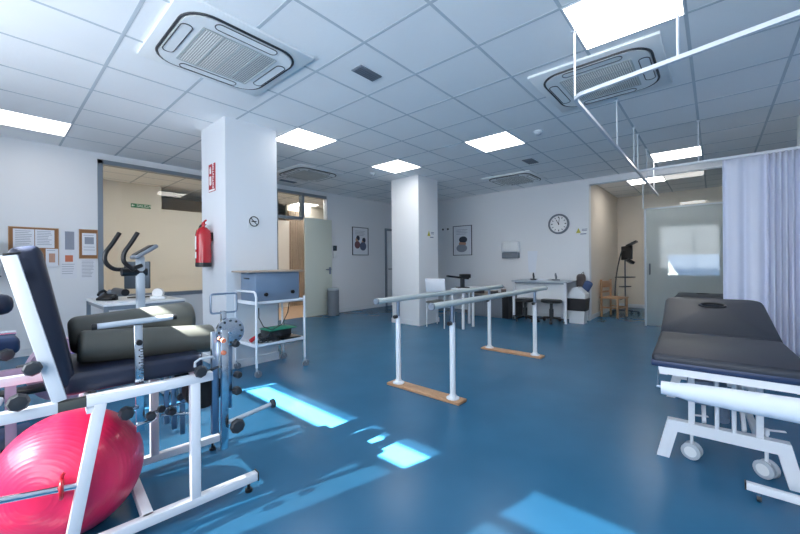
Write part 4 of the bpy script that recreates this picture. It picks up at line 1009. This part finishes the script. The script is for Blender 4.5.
# wooden chair and lamp in alcove
t = thing('wooden_chair', 'light wooden chair standing in the treatment bay', 'chair', (8.66, 1.60, 0), math.radians(-14))
MB().box((0, 0, 0.40), (0.46, 0.38, 0.03), bev=0.008).build('seat', 'wood', t)
for x in (-0.2, 0.2):
    for y in (-0.16, 0.16): MB().beam((x, y, 0), (x + (0.0 if y < 0 else 0.0), y, 0.39 if y < 0 else 0.78), 0.035, 0.035, up=(1, 0, 0)).build('leg', 'wood', t)
MB().box((0, 0.16, 0.68), (0.40, 0.022, 0.14), bev=0.008).box((0, 0.16, 0.52), (0.40, 0.02, 0.04)).build('backrest', 'wood', t)
MB().box((0, -0.16, 0.20), (0.38, 0.02, 0.03)).box((-0.2, 0, 0.2), (0.02, 0.30, 0.03)).box((0.2, 0, 0.2), (0.02, 0.30, 0.03)).build('stretcher', 'wood', t)
t = thing('therapy_lamp', 'black infrared therapy lamp on a stand with a curved arm in the treatment bay', 'lamp', (9.30, 1.50, 0), math.radians(-20))
MB().cyl((0, 0, 0.06), (0, 0, 1.20), 0.014).build('pole', 'frame_dark', t)
b = MB()
for k in range(5): a = 2 * PI * k / 5; b.beam((0, 0, 0.07), (0.26 * math.cos(a), 0.26 * math.sin(a), 0.06), 0.03, 0.02)
b.build('star_base', 'knob', t)
for k in range(5): a = 2 * PI * k / 5; MB().cyl((0.25 * math.cos(a), 0.25 * math.sin(a) - 0.012, 0.03), (0.25 * math.cos(a), 0.25 * math.sin(a) + 0.012, 0.03), 0.03, n=14).cyl((0.25 * math.cos(a), 0.25 * math.sin(a), 0.03), (0.25 * math.cos(a), 0.25 * math.sin(a), 0.06), 0.008, n=8).build('castor', 'black', t)
MB().beam((-0.02, -0.05, 1.20), (0.04, -0.02, 1.50), 0.22, 0.05, up=(1, 0, 0)).beam((0.04, -0.02, 1.50), (0.10, -0.20, 1.60), 0.22, 0.04).beam((-0.02, -0.05, 1.20), (0.06, -0.14, 1.12), 0.22, 0.06).build('lamp_head', 'black', t)
MB().box((0, 0, 0.81), (0.34, 0.26, 0.02), bev=0.005).box((0, 0, 0.60), (0.30, 0.10, 0.02)).build('tray', 'knob', t)
pts = [(-0.30 + 0.28 * (1 - math.cos(PI * k / 20)) * 0.5 * 1.0, 0.05, 0.40 + 1.02 * math.sin(PI / 2 * k / 20)) for k in range(21)]
MB().tube(pts, 0.013, 8).tube([(-0.30, 0.05, 0.40), (-0.15, 0.02, 0.32), (-0.01, 0.0, 0.35)], 0.013, 8).tube([pts[-1], (-0.0, 0.0, 1.40)], 0.010, 8).build('curved_arm', 'knob', t)

# ------------------------------------------------------------------ light
sd = bpy.data.lights.new('sun', 'SUN'); sd.energy = 130; sd.angle = math.radians(0.5); sd.color = (1.0, 0.97, 0.93)
so = bpy.data.objects.new('sun', sd); C.objects.link(so)
so.rotation_euler = Vector((1, -0.26, -0.83)).to_track_quat('-Z', 'Y').to_euler(); so.location = (-6, 5, 8)
W = bpy.data.worlds.new('World'); S.world = W; W.use_nodes = True
bg = W.node_tree.nodes['Background']; bg.inputs[0].default_value = (0.36, 0.56, 1.0, 1); bg.inputs[1].default_value = 1.2

# ------------------------------------------------------------------ camera
f, cyp, th, roll = 358.76, 262.9, 0.8507, 0.0077
cd = bpy.data.cameras.new('camera'); cd.sensor_width = 36; cd.sensor_fit = 'HORIZONTAL'; cd.lens = f / 800 * 36
cd.shift_y = -(267 - cyp) / 800; cd.clip_start = 0.02; cd.clip_end = 200
co = bpy.data.objects.new('camera', cd); C.objects.link(co)
co.matrix_world = Matrix.Translation((0, 0, 1.165)) @ Matrix.Rotation(-th, 4, 'Z') @ Matrix.Rotation(PI / 2, 4, 'X') @ Matrix.Rotation(-roll, 4, 'Z')
S.camera = co
S.view_settings.view_transform = 'Standard'; S.view_settings.look = 'None'; S.view_settings.gamma = 1; S.view_settings.exposure = 0.27
S.view_settings.use_curve_mapping = False
S.cycles.use_denoising = True; S.cycles.max_bounces = 8; S.cycles.diffuse_bounces = 5; S.cycles.glossy_bounces = 4
S.cycles.transparent_max_bounces = 16; S.cycles.caustics_reflective = False; S.cycles.caustics_refractive = False
S.cycles.sample_clamp_indirect = 6
